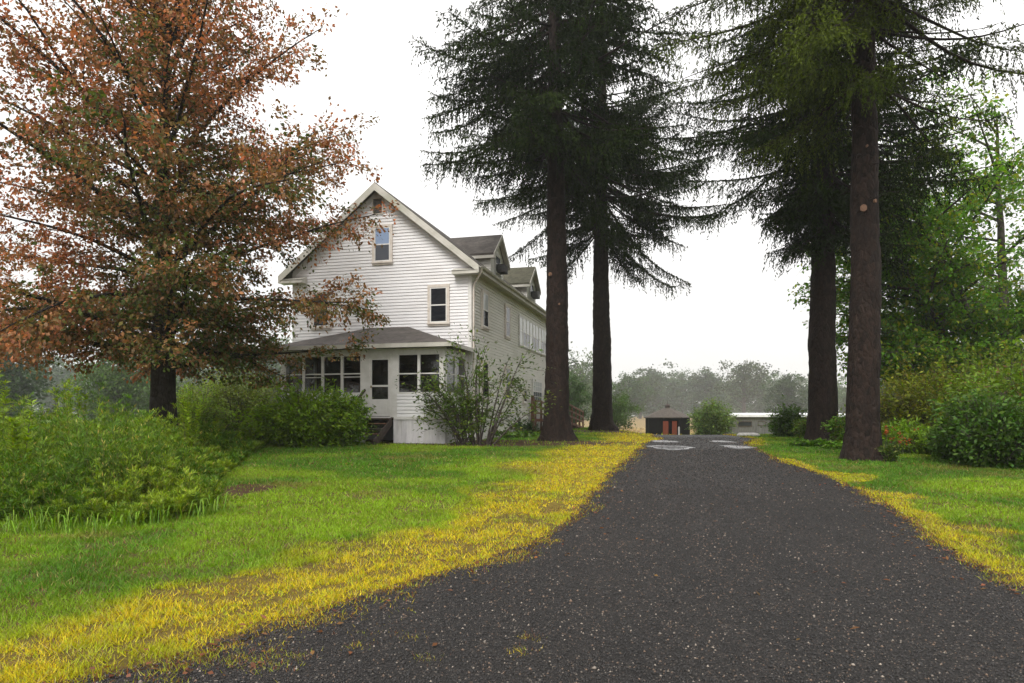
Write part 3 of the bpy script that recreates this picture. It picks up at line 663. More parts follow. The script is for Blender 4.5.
# ------------------------------------------------------------------ distant trees
def blob_tree(rng, name, H, Rc, base, nclump, per, ls, colb, trunk_r, sparse=0.0, label='', cat='tree'):
    root = empty(name, (0, 0, 0), label, cat, 'hazy trees at the far side of the field')
    tb = Tubes(); tb.add([(0, 0, -.2), (.1, 0, H * .3), (0, .1, H * .6), (0, 0, H * .9)], [trunk_r * 1.3, trunk_r, trunk_r * .6, .03], 7)
    # clumps through an ovoid, biased outward
    u = rnd_dir(rng, nclump); rr = rng.random(nclump) ** .45
    lob = 1 + .25 * np.sin(u[:, 0] * 5 + u[:, 2] * 4 + rng.random() * 9)
    c = u * (rr * lob)[:, None] * np.array((Rc, Rc, (H - base) / 2)) ; c[:, 2] += base + (H - base) / 2
    cs = (.5 + .7 * rng.random(nclump)) * Rc * .24
    for q in range(0, nclump, 4): 
        a = np.array((0, 0, max(base * .8, c[q, 2] * .55))); tb.add(np.array([a, (a + c[q]) / 2 + (0, 0, .1), c[q]]), np.array([.09, .05, .02]) * H / 10, 4)
    i = np.repeat(np.arange(nclump), per); n = len(i)
    p = c[i] + rng.normal(0, 1, (n, 3)) * cs[i][:, None] * np.array((.62, .62, .42))
    k = rng.random(n) > sparse * .5; p, i = p[k], i[k]; n = len(p)
    br_ = (.65 + .7 * rng.random(nclump))[i][:, None]
    col = ccol(rng, n, colb, .3, .1) * br_
    s = ls * (.6 + .8 * rng.random(n))
    tb.build('trunk', M['bark_grey'], root)
    leaves('crown', p, rnd_dir(rng, n), rnd_dir(rng, n) + np.array((0, 0, .6)), s, s * .7, col, M['leaf'], root)
    return root
rng = np.random.default_rng(77)
kinds = [blob_tree(rng, 'broadleaf_tree', 10, 4.2, .2, 140, 60, .34, (.042, .078, .02), .25),
         blob_tree(rng, 'broadleaf_tree', 10, 3.6, .1, 130, 60, .34, (.033, .06, .019), .25),
         blob_tree(rng, 'broadleaf_tree', 10, 3.4, 1.6, 85, 40, .34, (.045, .065, .024), .22, .35),
         blob_tree(rng, 'broadleaf_tree', 10, 5.2, .0, 160, 60, .36, (.062, .105, .024), .28)]
far = [  # px, top row, depth, kind, width scale, label
 (548, 352, 95, 1, 1.3, 'hazy round tree just showing past the far corner of the house'),
 (580, 361, 92, 3, .8, 'hazy pale green tree between the two left spruce trunks'),
 (571, 376, 66, 0, .8, 'green leafy tree low beside the nearest left spruce trunk'),
 (628, 377, 105, 0, 1.1, 'broad hazy tree directly right of the farther left spruce trunk'),
 (612, 393, 60, 3, .85, 'low bright green tree around the foot of the farther left spruce trunk'),
 (655, 369, 150, 1, 1.3, 'grey-green hazy tree rising above the shed cupola'),
 (640, 374, 125, 2, 1.3, 'thin-crowned hazy tree left of the shed roof'),
 (682, 374, 165, 0, 1.2, 'faint hazy tree standing over the right slope of the shed roof'),
 (708, 372, 140, 1, 1.2, 'rounded hazy tree straight behind the clipped round bush'),
 (727, 384, 170, 3, 1.1, 'low faint tree between the rounded hazy tree and the tall open one'),
 (744, 359, 120, 2, 1.15, 'tallest open-crowned tree with sky gaps above the grey barn'),
 (760, 376, 150, 0, 1.1, 'faint hazy tree behind the tall open-crowned one'),
 (786, 376, 88, 1, 1.2, 'dark rounded tree behind the grey barn, left of the right trunks'),
 (815, 385, 100, 0, 1.2, 'dark hazy tree mostly behind the second right trunk'),
 (850, 388, 110, 3, 1.1, 'hazy tree glimpsed between the two right spruce trunks'),
 (895, 380, 90, 0, 1.3, 'tree far behind the yellowing shrub at right'),
 (950, 372, 95, 1, 1.4, 'dark tree far behind the shrubs near the right edge'),
 (1010, 365, 85, 3, 1.4, 'pale tree far behind the shrubs at the right edge'),
 (1075, 350, 90, 0, 1.4, 'tree beyond the right end of the shrubbery'),
 (-60, 340, 80, 0, 1.4, 'hazy tree beyond the meadow outside the left end'),
 (8, 350, 75, 1, 1.2, 'dark hazy tree at the far left behind the weeds'),
 (52, 368, 110, 0, 1.3, 'faint grey-green tree left of the two sapling tips'),
 (88, 372, 120, 1, 1.3, 'dark grey tree in the gap behind the sapling tips'),
 (118, 358, 70, 3, .8, 'pale green rounded tree left of the rusty tree trunk'),
 (150, 366, 85, 3, .9, 'hazy green tree directly behind the rusty tree trunk'),
 (190, 370, 120, 0, 1.3, 'faint tree between the rusty tree trunk and the olive shrub'),
 (235, 362, 100, 1, 1.2, 'hazy tree behind the olive shrub left of the porch'),
 (275, 350, 90, 0, 1.2, 'hazy tree close behind the left end of the porch')]
used = set()
for (px, top, y, kd, ws, lab) in far:
    src = kinds[kd]
    if kd in used: o_ = copy_tree(src)
    else: o_ = src; used.add(kd)
    near_t = px in (571, 612, 118, 150, 8); y = y * (1.0 if near_t else 2.2); top -= 14 if px < 300 else 4; x = X(px, y); z = g(x, y); H = Z(top, y) - z; s = H / 10
    o_.location = (x, y, z); o_.scale = (s * ws, s * ws, s); o_.rotation_euler = (0, 0, random.random() * 6.28); o_['label'] = lab
# wood beyond, as one mass
rng = np.random.default_rng(78); n = 26000
wx = (rng.random(n) * 2 - 1) * 560; wy = 400 + 80 * rng.random(n)
hh = (13 + 16 * fbm(wx * .015, wy * .0 + 3, 91, 4)) * (1 + .25 * fbm(wx * .12, wy * .0, 92)); wz = G(wx, wy) + hh * rng.random(n) ** 1.15
P = np.stack([wx, wy, wz], -1); s = 2.9 * (.5 + rng.random(n))
tag(leaves('far_woods', P, rnd_dir(rng, n), rnd_dir(rng, n), s, s * .8, ccol(rng, n, (.05, .075, .03), .35, .1), M['leaf']), 'distant wooded ridge fading into the haze', 'woods', kind='stuff')

# ------------------------------------------------------------------ shrubs
def shrub(rng, name, x, y, rx, ry, H, nst, nleaf, ls, colb, label, yel=.1, ybase=(.18, .17, .03), wr=.6, open_=0., droop=0, group=None, stemr=.012, cat='shrub', dome=1.0, clump=.16, bark='bark_grey'):
    root = empty(name, (x, y, g(x, y)), label, cat, group)
    tb = Tubes(); ends = []
    for k in range(nst):
        az = rng.random() * 2 * PI; rr = rng.random() ** .5; f = math.sqrt(max(0, 1 - rr * rr * .75 * dome))
        e = np.array((math.cos(az) * rr * rx, math.sin(az) * rr * ry, H * f * (.55 + .5 * rng.random())))
        b = np.array((math.cos(az) * rr * rx * .25, math.sin(az) * rr * ry * .25, -.05)); mid = b * .5 + e * .5 + np.array((0, 0, .16 * H)) + rng.normal(0, .06 * H, 3)
        tt = np.linspace(0, 1, 7)[:, None]; Q = (1 - tt) ** 2 * b + 2 * tt * (1 - tt) * mid + tt ** 2 * e
        tb.add(Q, stemr * np.linspace(1.4, .3, 7), 4)
        nsub = 5
        for q in range(nsub):
            u = .3 + .7 * rng.random() if open_ else .12 + .88 * rng.random(); i = min(5, int(u * 6)); a = Q[i]; d = nrm(np.array((math.cos(az), math.sin(az), .5)) * .6 + rng.normal(0, .6, 3)); bb = a + d * H * .22 * (.5 + rng.random()); bb[2] = max(bb[2], .05)
            tb.add(np.array([a, bb]), np.array([.5, .2]) * stemr, 3); ends.append((a, bb))
    per = max(2, int(nleaf / len(ends))); A = np.array([e[0] for e in ends]); B = np.array([e[1] for e in ends]); i = np.repeat(np.arange(len(ends)), per); n = len(i)
    c = A[i] + (B[i] - A[i]) * (rng.random((n, 1)) * 1.1) + rng.normal(0, clump * H * .35, (n, 3)); c[:, 2] = np.maximum(c[:, 2], .03 + .06 * rng.random(n))
    br_ = (.65 + .7 * rng.random(len(ends)))[i][:, None]; col = ccol(rng, n, colb, .3, .12) * br_
    k = rng.random(n) < yel; col[k] = ccol(rng, int(k.sum()), ybase, .3, .1)
    ax = nrm(nrm(c * np.array((1, 1, .3))) + rng.normal(0, .6, (n, 3)) + np.array((0, 0, -.25 + droop))); s = ls * (.6 + .7 * rng.random(n))
    tb.build('stems', M[bark], root)
    leaves('foliage', c, ax, nrm(np.array((0, 0, 1.)) + rng.normal(0, .5, (n, 3))), s, s * wr, col, M['leaf'], root)
    return root
rg = np.random.default_rng
def at(px, y): return (X(px, y), y)
# near the porch
x, y = at(305, 21.6); shrub(rg(1), 'leafy_shrub', x, y, 1.65, 1.1, 2.1, 120, 17000, .15, (.17, .28, .016), 'broad bright green shrub covering the porch wall left of the steps', .2, (.17, .26, .03), .42, group='shrubs around the house')
x, y = at(343, 22.0); shrub(rg(2), 'leafy_shrub', x, y, .7, .6, 1.95, 50, 6500, .14, (.12, .22, .016), 'darker green shrub crowding the left side of the porch steps', .15, (.14, .22, .03), .42, group='shrubs around the house')
x, y = at(275, 22.6); shrub(rg(12), 'leafy_shrub', x, y, 1.5, .9, 1.15, 60, 7500, .14, (.22, .34, .018), 'low lime-green shrub at the left foot of the broad one', .3, (.2, .3, .03), .42, group='shrubs around the house')
x, y = at(478, 22.9); shrub(rg(4), 'open_shrub', x, y, 2.2, .9, 3.6, 24, 3800, .13, (.085, .14, .022), 'tall open shrub with bare arching stems at the right porch corner', .12, (.16, .2, .03), .5, open_=1, stemr=.024, clump=.12, group='shrubs around the house')
x, y = at(462, 22.8); shrub(rg(5), 'open_shrub', x, y, .9, .5, 2.0, 14, 1500, .11, (.10, .16, .022), 'shorter twiggy shrub in front of the tall open one', .15, (.16, .2, .03), .5, open_=1, stemr=.016, group='shrubs around the house')
x, y = at(523, 31.5); shrub(rg(6), 'low_bush', x, y, .75, .6, .8, 30, 2500, .09, (.03, .07, .02), 'small dark bush against the brick foundation beside the ramp', .05, group='shrubs around the house')
x, y = at(512, 28.5); shrub(rg(7), 'low_bush', x, y, 1.2, .7, .4, 30, 2600, .09, (.10, .21, .02), 'ankle-high green growth between the open shrub and the spruce', .1, group='shrubs around the house')
x, y = at(236, 29.5); shrub(rg(8), 'olive_shrub', x, y, 2.3, 2.0, 3.3, 130, 17000, .15, (.15, .20, .03), 'big olive-green shrub behind the weeds left of the porch', .2, (.15, .17, .04), .45, group='shrubs around the house')
x, y = at(196, 27.0); shrub(rg(9), 'olive_shrub', x, y, 1.1, 1.0, 2.3, 60, 7000, .12, (.16, .25, .025), 'lighter green shrub right of the rusty tree trunk', .2, (.2, .24, .04), .45, group='shrubs around the house')
# right side planting
RG = 'planting right of the driveway'
x, y = at(787, 30); shrub(rg(10), 'round_bush', x, y, .75, .7, 1.5, 50, 6000, .11, (.06, .12, .018), 'dark rounded bush in front of the grey barn', .1, (.1, .16, .03), group=RG)
x, y = at(822, 27.5); shrub(rg(11), 'weedy_bush', x, y, 1.3, .7, 1.15, 50, 5500, .11, (.12, .20, .02), 'light green weedy bush around the second right trunk', .15, group=RG)
x, y = at(850, 22.5); shrub(rg(13), 'weedy_bush', x, y, .8, .5, 1.2, 40, 4500, .10, (.10, .19, .02), 'weedy green bush just left behind the reddish trunk', .15, group=RG)
x, y = at(812, 21.5); shrub(rg(14), 'low_planting', x, y, .85, .35, .3, 40, 2600, .10, (.10, .22, .015), 'low leafy clump at the lawn edge left of the reddish trunk', .15, (.16, .26, .03), .6, group=RG)
x, y = at(838, 20.5); shrub(rg(15), 'low_planting', x, y, .55, .35, .26, 30, 1600, .10, (.12, .24, .015), 'smaller leafy clump touching the reddish trunk on its left', .15, (.16, .26, .03), .6, group=RG)
x, y = at(898, 19.5); shrub(rg(16), 'fern_clump', x, y, .9, .6, .95, 60, 5500, .13, (.17, .31, .02), 'bright green feathery clump right of the reddish trunk', .2, (.2, .3, .03), .3, group=RG, droop=.5)
x, y = at(928, 18.5); shrub(rg(17), 'fern_clump', x, y, .8, .6, .75, 60, 5000, .12, (.17, .29, .02), 'feathery clump between the red flowers and the dark shrub', .25, (.2, .28, .03), .3, group=RG, droop=.5)
x, y = at(888, 16.6); shrub(rg(18), 'fern_clump', x, y, .3, .25, .5, 24, 900, .12, (.07, .13, .02), 'small spiky tuft at the foot of the reddish trunk', .2, (.2, .22, .05), .25, group=RG, droop=.6)
x, y = at(930, 24); shrub(rg(19), 'yellowing_shrub', x, y, 2.5, 1.6, 3.1, 130, 15000, .14, (.21, .25, .022), 'wide layered shrub turning yellow-green behind the feathery clumps', .25, (.22, .20, .03), .5, group=RG)
x, y = at(985, 23); shrub(rg(20), 'yellowing_shrub', x, y, 1.6, 1.4, 3.5, 90, 10000, .14, (.16, .25, .02), 'tall green shrub between the yellowing one and the right edge', .25, (.2, .19, .03), .5, group=RG)
x, y = at(994, 15.3); shrub(rg(22), 'rounded_shrub', x, y, 1.35, 1.1, 1.75, 110, 12500, .11, (.06, .12, .014), 'dense dark green shrub at the lawn edge on the right', .15, (.07, .17, .03), .55, group=RG)
x, y = at(958, 16.8); shrub(rg(23), 'rounded_shrub', x, y, .7, .6, 1.1, 50, 5000, .09, (.075, .15, .016), 'smaller mid-green shrub touching the dense dark one on its left', .15, (.09, .19, .03), .55, group=RG)
x, y = at(1040, 16.5); shrub(rg(24), 'rounded_shrub', x, y, 1.6, 1.2, 2.9, 110, 12000, .11, (.12, .20, .016), 'tall shrub cut by the right edge with a few reddish-brown tips', .08, (.16, .09, .03), .55, group=RG)
x, y = at(1000, 19.5); shrub(rg(25), 'rounded_shrub', x, y, 1.5, 1.2, 2.5, 90, 10000, .12, (.15, .24, .018), 'green shrub with a few rusty leaves above the dense dark one', .07, (.20, .12, .03), .55, group=RG)
# flowers in the ferns
rr = rg(40); fx, fy = at(897, 18.4); fl = empty('red_flowers', (fx, fy, g(fx, fy)), 'sprigs of small orange-red flowers in front of the feathery clump', 'flowers', RG)
tb = Tubes(); cs = []
for k in range(15):
    a = np.array((rr.normal(0, .28), rr.normal(0, .16), 0)); b = a + np.array((rr.normal(0, .05), rr.normal(0, .05), .3 + .45 * rr.random())); tb.add(np.array([a, b]), np.array([.005, .003]), 4)
    cs.append(b + rr.normal(0, .035, (9, 3)))
tb.build('stems', M['bark_grey'], fl); cs = np.concatenate(cs); n = len(cs)
leaves('blossoms', cs, rnd_dir(rr, n), rnd_dir(rr, n), .05, .035, ccol(rr, n, (.42, .09, .04), .3, .15), M['leaf'], fl)
# clipped bush-tree beyond the crest and foreground of field
x, y = at(712, 56); shrub(rg(26), 'round_tree', x, y, 1.4, 1.4, 3.2, 110, 15000, .2, (.10, .16, .035), 'rounded mid-green small tree between the octagonal shed and the barn', .15, (.16, .22, .04), .6, stemr=.03, cat='tree')

# ------------------------------------------------------------------ weeds at left
rng = rg(50)
def wb(y): return np.interp(y, [8.5, 9.3, 10, 11.2, 13, 16, 20, 23], [-5.4, -4.7, -4.6, -5.0, -5.8, -6.6, -7.6, -8.4])
n = 5600; y = 8.9 + 13.5 * rng.random(n) ** 1.2; x = wb(y) + .25 - rng.random(n) * (y * .30 + 1.9)
k = (rng.random(n) < np.clip(1.3 - y / 30, .3, 1)) & (np.hypot(x - tx0, y - ty0) > .7) & (np.hypot(x - X(243, 12.0), (y - 11.9) * .8) > .6); x, y = x[k], y[k]; n = len(x)
ed = sstep(-.2, 1.6, wb(y) - x) * sstep(8.6, 10.6, y)
h = (.26 + .86 * ed) * (.38 + 1.25 * fbm(x * .8, y * .8, 66, 2)) * (.5 + 1.0 * rng.random(n) ** 2.2) * np.interp(y, [9, 12, 14.5, 22], [.86, .86, .66, .5])
b = np.stack([x, y, G(x, y)], -1); az = rng.random(n) * 6.28; le = .08 + .28 * rng.random(n)
top = b + np.stack([np.cos(az) * le * h, np.sin(az) * le * h, h], -1)
NB, NL = 13, 9
ib = np.repeat(np.arange(n), NB); tb_ = .22 + .78 * rng.random(n * NB) ** .8; root_ = b[ib] + (top[ib] - b[ib]) * tb_[:, None]
a2 = rng.random(n * NB) * 6.28; bl = (.10 + .22 * rng.random(n * NB)) * (1.25 - .75 * tb_) * np.clip(h[ib] * 1.3, .4, 1.2)
bd = nrm(np.stack([np.cos(a2), np.sin(a2), .55 + .5 * rng.random(n * NB)], -1))
il = np.repeat(np.arange(n * NB), NL); tl = np.tile((np.arange(NL) + .6) / NL, n * NB); N_ = len(il)
c = root_[il] + bd[il] * (bl[il] * tl)[:, None]; c[:, 2] -= bl[il] * tl ** 2 * .35
sgn = np.where(np.arange(N_) % 2 == 0, 1., -1.)[:, None]; sdir = np.stack([-np.sin(a2[il]), np.cos(a2[il]), 0 * tl], -1) * sgn
ax = nrm(bd[il] * .8 + sdir * .55 + rng.normal(0, .3, (N_, 3)) + np.array((0, 0, .35)))
hu = vnoise(x * .8, y * .8, 71); pc = mixc(np.array((.08, .17, .012)) * np.ones((n, 3)), np.array((.25, .34, .025)) * np.ones((n, 3)), sstep(.25, .85, hu * .55 + .45 * rng.random(n)))
pp = ib[il]; col = pc[pp] * (.45 + .85 * rng.random((N_, 1))) * (.45 + .7 * tb_[il][:, None])  # leaves low on each stem darker: inner shade put into the colour
dk = rng.random(N_) < .05; col[dk] = ccol(rng, int(dk.sum()), (.36, .30, .07), .3, .1)
s = (.045 + .05 * rng.random(N_)) * np.interp(y[pp], [9, 13, 22], [1, 1.25, 1.9])
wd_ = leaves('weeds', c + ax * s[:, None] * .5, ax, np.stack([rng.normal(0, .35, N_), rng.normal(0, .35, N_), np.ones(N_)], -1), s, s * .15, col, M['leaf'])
tag(wd_, 'waist-high green weeds spreading in front of the rusty tree', 'weeds', kind='stuff')
tb = Tubes()
for q in range(0, n): tb.add(np.array([b[q], b[q] * .4 + top[q] * .6 , top[q]]), np.array([.005, .004, .002]), 3)
st = tb.build('weed_stems', M['leaf'], wd_)
a = st.data.color_attributes.new('Col', 'FLOAT_COLOR', 'POINT'); cc = np.tile(np.array((.12, .14, .04, 1), np.float32), len(st.data.vertices)); a.data.foreach_set('color', cc)
# long arching grass along the weed edge
n = 6500; y = 8.2 + 5 * rng.random(n) ** 1.3; x = wb(y) + .45 - rng.random(n) ** 1.3 * 4.2; gz = G(x, y)
k = (y < 9.7 + .8 * fbm(x, y * 0, 81)) & (rng.random(n) < sstep(.35, .65, fbm(x * 1.5, y * 1.5, 83)) + .12); x, y, gz = x[k], y[k], gz[k]; n = len(x)
ph = rng.random(n) * 6.28; hgt = .08 + .30 * rng.random(n) ** 1.7; o1 = np.stack([np.cos(ph), np.sin(ph), np.zeros(n)], -1) * (.5 + 1.0 * rng.random((n, 1))); sdv = np.stack([-np.sin(ph), np.cos(ph), np.zeros(n)], -1) * .006
b = np.stack([x, y, gz], -1); q1 = b + o1 * hgt[:, None] * .3 + np.array((0, 0, 1)) * hgt[:, None] * .7; q2 = b + o1 * hgt[:, None] * 1.0 + np.array((0, 0, 1)) * hgt[:, None] * .75
V = np.stack([b - sdv, b + sdv, q1 + sdv, q1 - sdv, q2], 1).reshape(-1, 3); ii = np.arange(n)[:, None] * 5
Fq = np.concatenate([ii + np.array([[0, 1, 2]]), ii + np.array([[0, 2, 3]]), ii + np.array([[3, 2, 4]])]); col = np.repeat(ccol(rng, n, (.15, .26, .02), .5, .15), 5, 0)
tag(np_mesh('long_grass', V, Fq, M['grass'], col=col), 'long arching grass along the front of the weeds', 'long grass', kind='stuff')
# tall sapling tips poking above the weeds
for q, (px, d, hh, lab) in enumerate(((62, 14, 2.15, 'lime-green sapling standing tallest above the weeds at far left'), (84, 14.6, 1.95, 'lime-green sapling second from the left above the weeds'), (4, 13, 2.05, 'yellow-green sapling at the left edge above the weeds'), (190, 15.5, 1.6, 'feathery sapling above the weeds near the rusty tree trunk'), (20, 10.3, 1.6, 'thin sapling with yellow leaves low at the left edge'))):
    x, y = at(px, d); root = empty('sapling', (x, y, g(x, y)), lab, 'sapling', 'saplings among the weeds'); r2 = rg(60 + q)
    tb = Tubes(); cs = []; axs = []
    for k in range(3):
        e = np.array((r2.normal(0, .12), r2.normal(0, .12), hh * (.8 + .25 * r2.random()))); tb.add(np.array([(0, 0, 0), e * .5 + r2.normal(0, .02, 3), e]), np.array([.012, .008, .003]), 4)
        m_ = 150; u = .35 + .65 * r2.random((m_, 1)); aa = r2.random(m_) * 6.28; ax = np.stack([np.cos(aa), np.sin(aa), .5 + 0 * aa], -1); cs.append(e * u + ax * .05); axs.append(ax)
    tb.build('stem', M['bark_grey'], root); cs = np.concatenate(cs); axs = np.concatenate(axs); n = len(cs)
    leaves('foliage', cs, axs, np.array((0, 0, 1.)) + r2.normal(0, .3, (n, 3)), .12, .035, ccol(r2, n, (.24, .34, .03), .3, .12), M['leaf'], root)

# ------------------------------------------------------------------ farmhouse (local: x right, y depth, z above its base)
BZ = .58; K0 = EYE - BZ       # z given relative to eye height -> local
hz_ = lambda z: z + K0
W_, Ln = 7.54, 16.0
house = empty('farmhouse', (HC[0], HC[1], BZ), 'white two-storey clapboard farmhouse with steep gable, dormers and enclosed porch', 'house', rz=-HOUSE_YAW)
def clap(mb, ax, p, lo, hi, z0, z1, nsgn, h=.122, t0=.003, t1=.028):
    """ax 'x': wall in plane y=p spanning x (outward nsgn*y); 'y': plane x=p. lo/hi: functions of z"""
    z = z0
    while z < z1 - 1e-6:
        zt = min(z + h, z1); a, b, a2, b2 = lo(z), hi(z), lo(zt), hi(zt)
        if b - a > .02:
            if b2 < a2: a2 = b2 = (a2 + b2) / 2
            P = []; zm = min(zt, z + h * .70); zn = min(zt, z + h * .76)
            for (u, zz, off) in ((a, z, t1 + .008), (b, z, t1 + .008), (b2, zm, t1), (a2, zm, t1), (b2, zn, t0), (a2, zn, t0), (b2, zt, t0), (a2, zt, t0), (a, z, t0), (b, z, t0)):
                P.append((u, p + nsgn * off, zz) if ax == 'x' else (p + nsgn * off, u, zz))
            mb.add(P, [(0, 1, 2, 3), (3, 2, 4, 5), (5, 4, 6, 7), (8, 9, 1, 0)])
        z = zt
SL = .807; ZR0 = hz_(5.8)      # roof underside height above wall plane x=0
rz = lambda x: ZR0 + SL * (W_ / 2 - abs(x + W_ / 2))     # roof underside at local x
zb = hz_(-.13)
# core
mb = MB()
def gable_lo(z): return -W_ if z < ZR0 else -W_ + (z - ZR0) / SL
def gable_hi(z): return 0 if z < ZR0 else -(z - ZR0) / SL
ZA = ZR0 + SL * W_ / 2
clap(mb, 'x', 0, gable_lo, gable_hi, zb, ZA - .02, -1)
mb.add([(-W_, .003, 0), (0, .003, 0), (0, .003, ZR0), (-W_ / 2, .003, ZA), (-W_, .003, ZR0)], [(0, 1, 2, 3, 4)])
mb.build('front_wall', M['siding'], house)
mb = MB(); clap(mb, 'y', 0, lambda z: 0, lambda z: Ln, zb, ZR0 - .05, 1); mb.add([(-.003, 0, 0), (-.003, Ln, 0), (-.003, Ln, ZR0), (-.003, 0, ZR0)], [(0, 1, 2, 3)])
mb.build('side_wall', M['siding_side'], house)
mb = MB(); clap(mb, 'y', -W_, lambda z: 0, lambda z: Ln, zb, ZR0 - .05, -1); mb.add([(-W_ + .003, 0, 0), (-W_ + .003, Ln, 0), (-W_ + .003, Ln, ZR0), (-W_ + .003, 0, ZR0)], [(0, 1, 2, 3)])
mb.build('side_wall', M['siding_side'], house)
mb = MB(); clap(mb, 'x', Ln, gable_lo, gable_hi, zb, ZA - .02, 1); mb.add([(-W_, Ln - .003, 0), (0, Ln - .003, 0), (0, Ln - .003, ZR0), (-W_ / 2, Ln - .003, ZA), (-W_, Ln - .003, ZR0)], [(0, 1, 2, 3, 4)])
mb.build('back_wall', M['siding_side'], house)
mb = MB(); mb.box(-W_ + .03, -.06, .05, Ln - .05, -.6, zb - .01); mb.build('foundation', M['brick'], house)
# corner boards + water table
mb = MB()
mb.box(-.1, .032, -.036, -.0, zb, ZR0 - .06); mb.box(.0, .036, -.034, .09, zb, ZR0 - .06)
mb.box(-W_ - .034, -W_ + .1, -.036, 0, zb, ZR0 - .06)
mb.box(.0, .036, Ln - .1, Ln + .03, zb, ZR0 - .06)
mb.box(0, .034, 7.12, 7.24, zb, hz_(3.1)); mb.box(-.01, .045, .1, Ln - .1, zb - .09, zb + .005); mb.box(.0, .034, .1, Ln - .1, ZR0 - .22, ZR0 - .04)
mb.build('corner_board', M['trim'], house)
# roof
OV = .40
mb = MB(); xr_ = .42; th = .13
for sgn in (1, -1):
    xe = xr_ if sgn == 1 else -W_ - xr_
    ze = ZR0 - SL * xr_
    x_ridge = -W_ / 2
    P = [(x_ridge, -OV, ZA + .02), (xe, -OV, ze + .02), (xe, -OV, ze + .02 + th), (x_ridge, -OV, ZA + .02 + th * 1.05)]
    mb.prism(P, (0, Ln + 2 * OV, 0))
roof = mb.build('roof', M['shingle'], house)
# rake boards and eave returns
for y_ in (-OV - .035, Ln + OV + .002):
    mb = MB()
    for sgn in (1, -1):
        f = (lambda x: x) if sgn == 1 else (lambda x: -W_ - x)
        xe = xr_ + .02; ze = ZR0 - SL * xe
        P = [(f(-W_ / 2), y_, ZA - .17), (f(xe), y_, ze - .17), (f(xe), y_, ze + .115), (f(-W_ / 2), y_, ZA + .13)]
        mb.prism(P, (0, .033, 0))
        P = [(f(-W_ / 2), y_ + .2, ZA - .14), (f(xe - .3), y_ + .2, ze + .24 - .30), (f(xe - .3), y_ + .2, ze + .24 + .0), (f(-W_ / 2), y_ + .2, ZA - .0)]
    mb.build('rake_board', M['fascia'], house)
mb = MB()     # frieze boards on the front wall under the rake
for sgn in (1, -1):
    f = (lambda x: x) if sgn == 1 else (lambda x: -W_ - x)
    mb.prism([(f(-W_ / 2), -.05, ZA - .26), (f(0), -.05, ZR0 - .26), (f(0), -.05, ZR0 - .0), (f(-W_ / 2), -.05, ZA - .0)], (0, .03, 0))
mb.build('frieze_board', M['trim'], house)
mb = MB()
ze = ZR0 - SL * xr_
for f in ((lambda x: x), (lambda x: -W_ - x)):
    mb = MB()
    a, b = sorted((f(-.62), f(xr_ - .01))); mb.box(a, b, -OV - .02, -.03, ze - .19, ze - .06)
    mb.add([(a, -OV - .05, ze - .06), (b, -OV - .05, ze - .06), (b, -.03, ze + .1), (a, -.03, ze + .1), (a, -.03, ze - .06), (b, -.03, ze - .06)], [(0, 1, 2, 3), (0, 3, 4), (1, 5, 2)])
    mb.build('eave_return', M['fascia'], house)
mb = MB(); mb.box(.03, xr_ - .03, -.02, Ln, ze - .03, ze + .0); mb.box(xr_ + .001, xr_ + .022, -OV + .02, Ln + OV - .01, ze - .12, ze + .10); mb.build('soffit', M['fascia'], house)
mb = MB(); gp_ = []
for i in range(9): a_ = PI + PI * i / 8; gp_.append((xr_ + .085 + .06 * math.cos(a_), .0, ze + .09 + .085 * math.sin(a_)))
for i in range(9): a_ = 2 * PI - PI * i / 8; gp_.append((xr_ + .085 + .052 * math.cos(a_), .0, ze + .09 + .077 * math.sin(a_)))
mb.prism([(p[0], -OV, p[2]) for p in gp_], (0, Ln + 2 * OV, 0)); mb.build('gutter', M['fascia'], house)
tb = Tubes(); tb.add([(xr_ + .085, -.25, ze + .02), (xr_ + .06, -.2, ze - .12), (.12, .06, ze - .50), (.09, .07, ze - .62), (.09, .07, hz_(1.5)), (.09, .07, hz_(-.6))], [.04] * 6, 8); tb.build('downspout', M['casing'], house)
mb = MB(); mb.bar((-W_ / 2, -.2, ZA + .1), (-W_ / 2, -.2, ZA + .75), .015, .015); mb.build('lightning_rod', M['metal_dark'], house)
# louvre vent
mb = MB(); u0, u1, z0_, z1_ = -3.98, -3.62, hz_(7.90), hz_(8.44)
mb.box(u0 - .05, u1 + .05, -.075, -.02, z0_ - .05, z1_ + .05)
vent = mb.build('gable_vent', M['casing'], house); mb = MB(); zz = z0_
while zz < z1_ - .04: mb.add([(u0, -.105, zz), (u1, -.105, zz), (u1, -.078, zz + .05), (u0, -.078, zz + .05)], [(0, 1, 2, 3)]); zz += .055
mb.build('louvre', M['metal_dark'], vent)

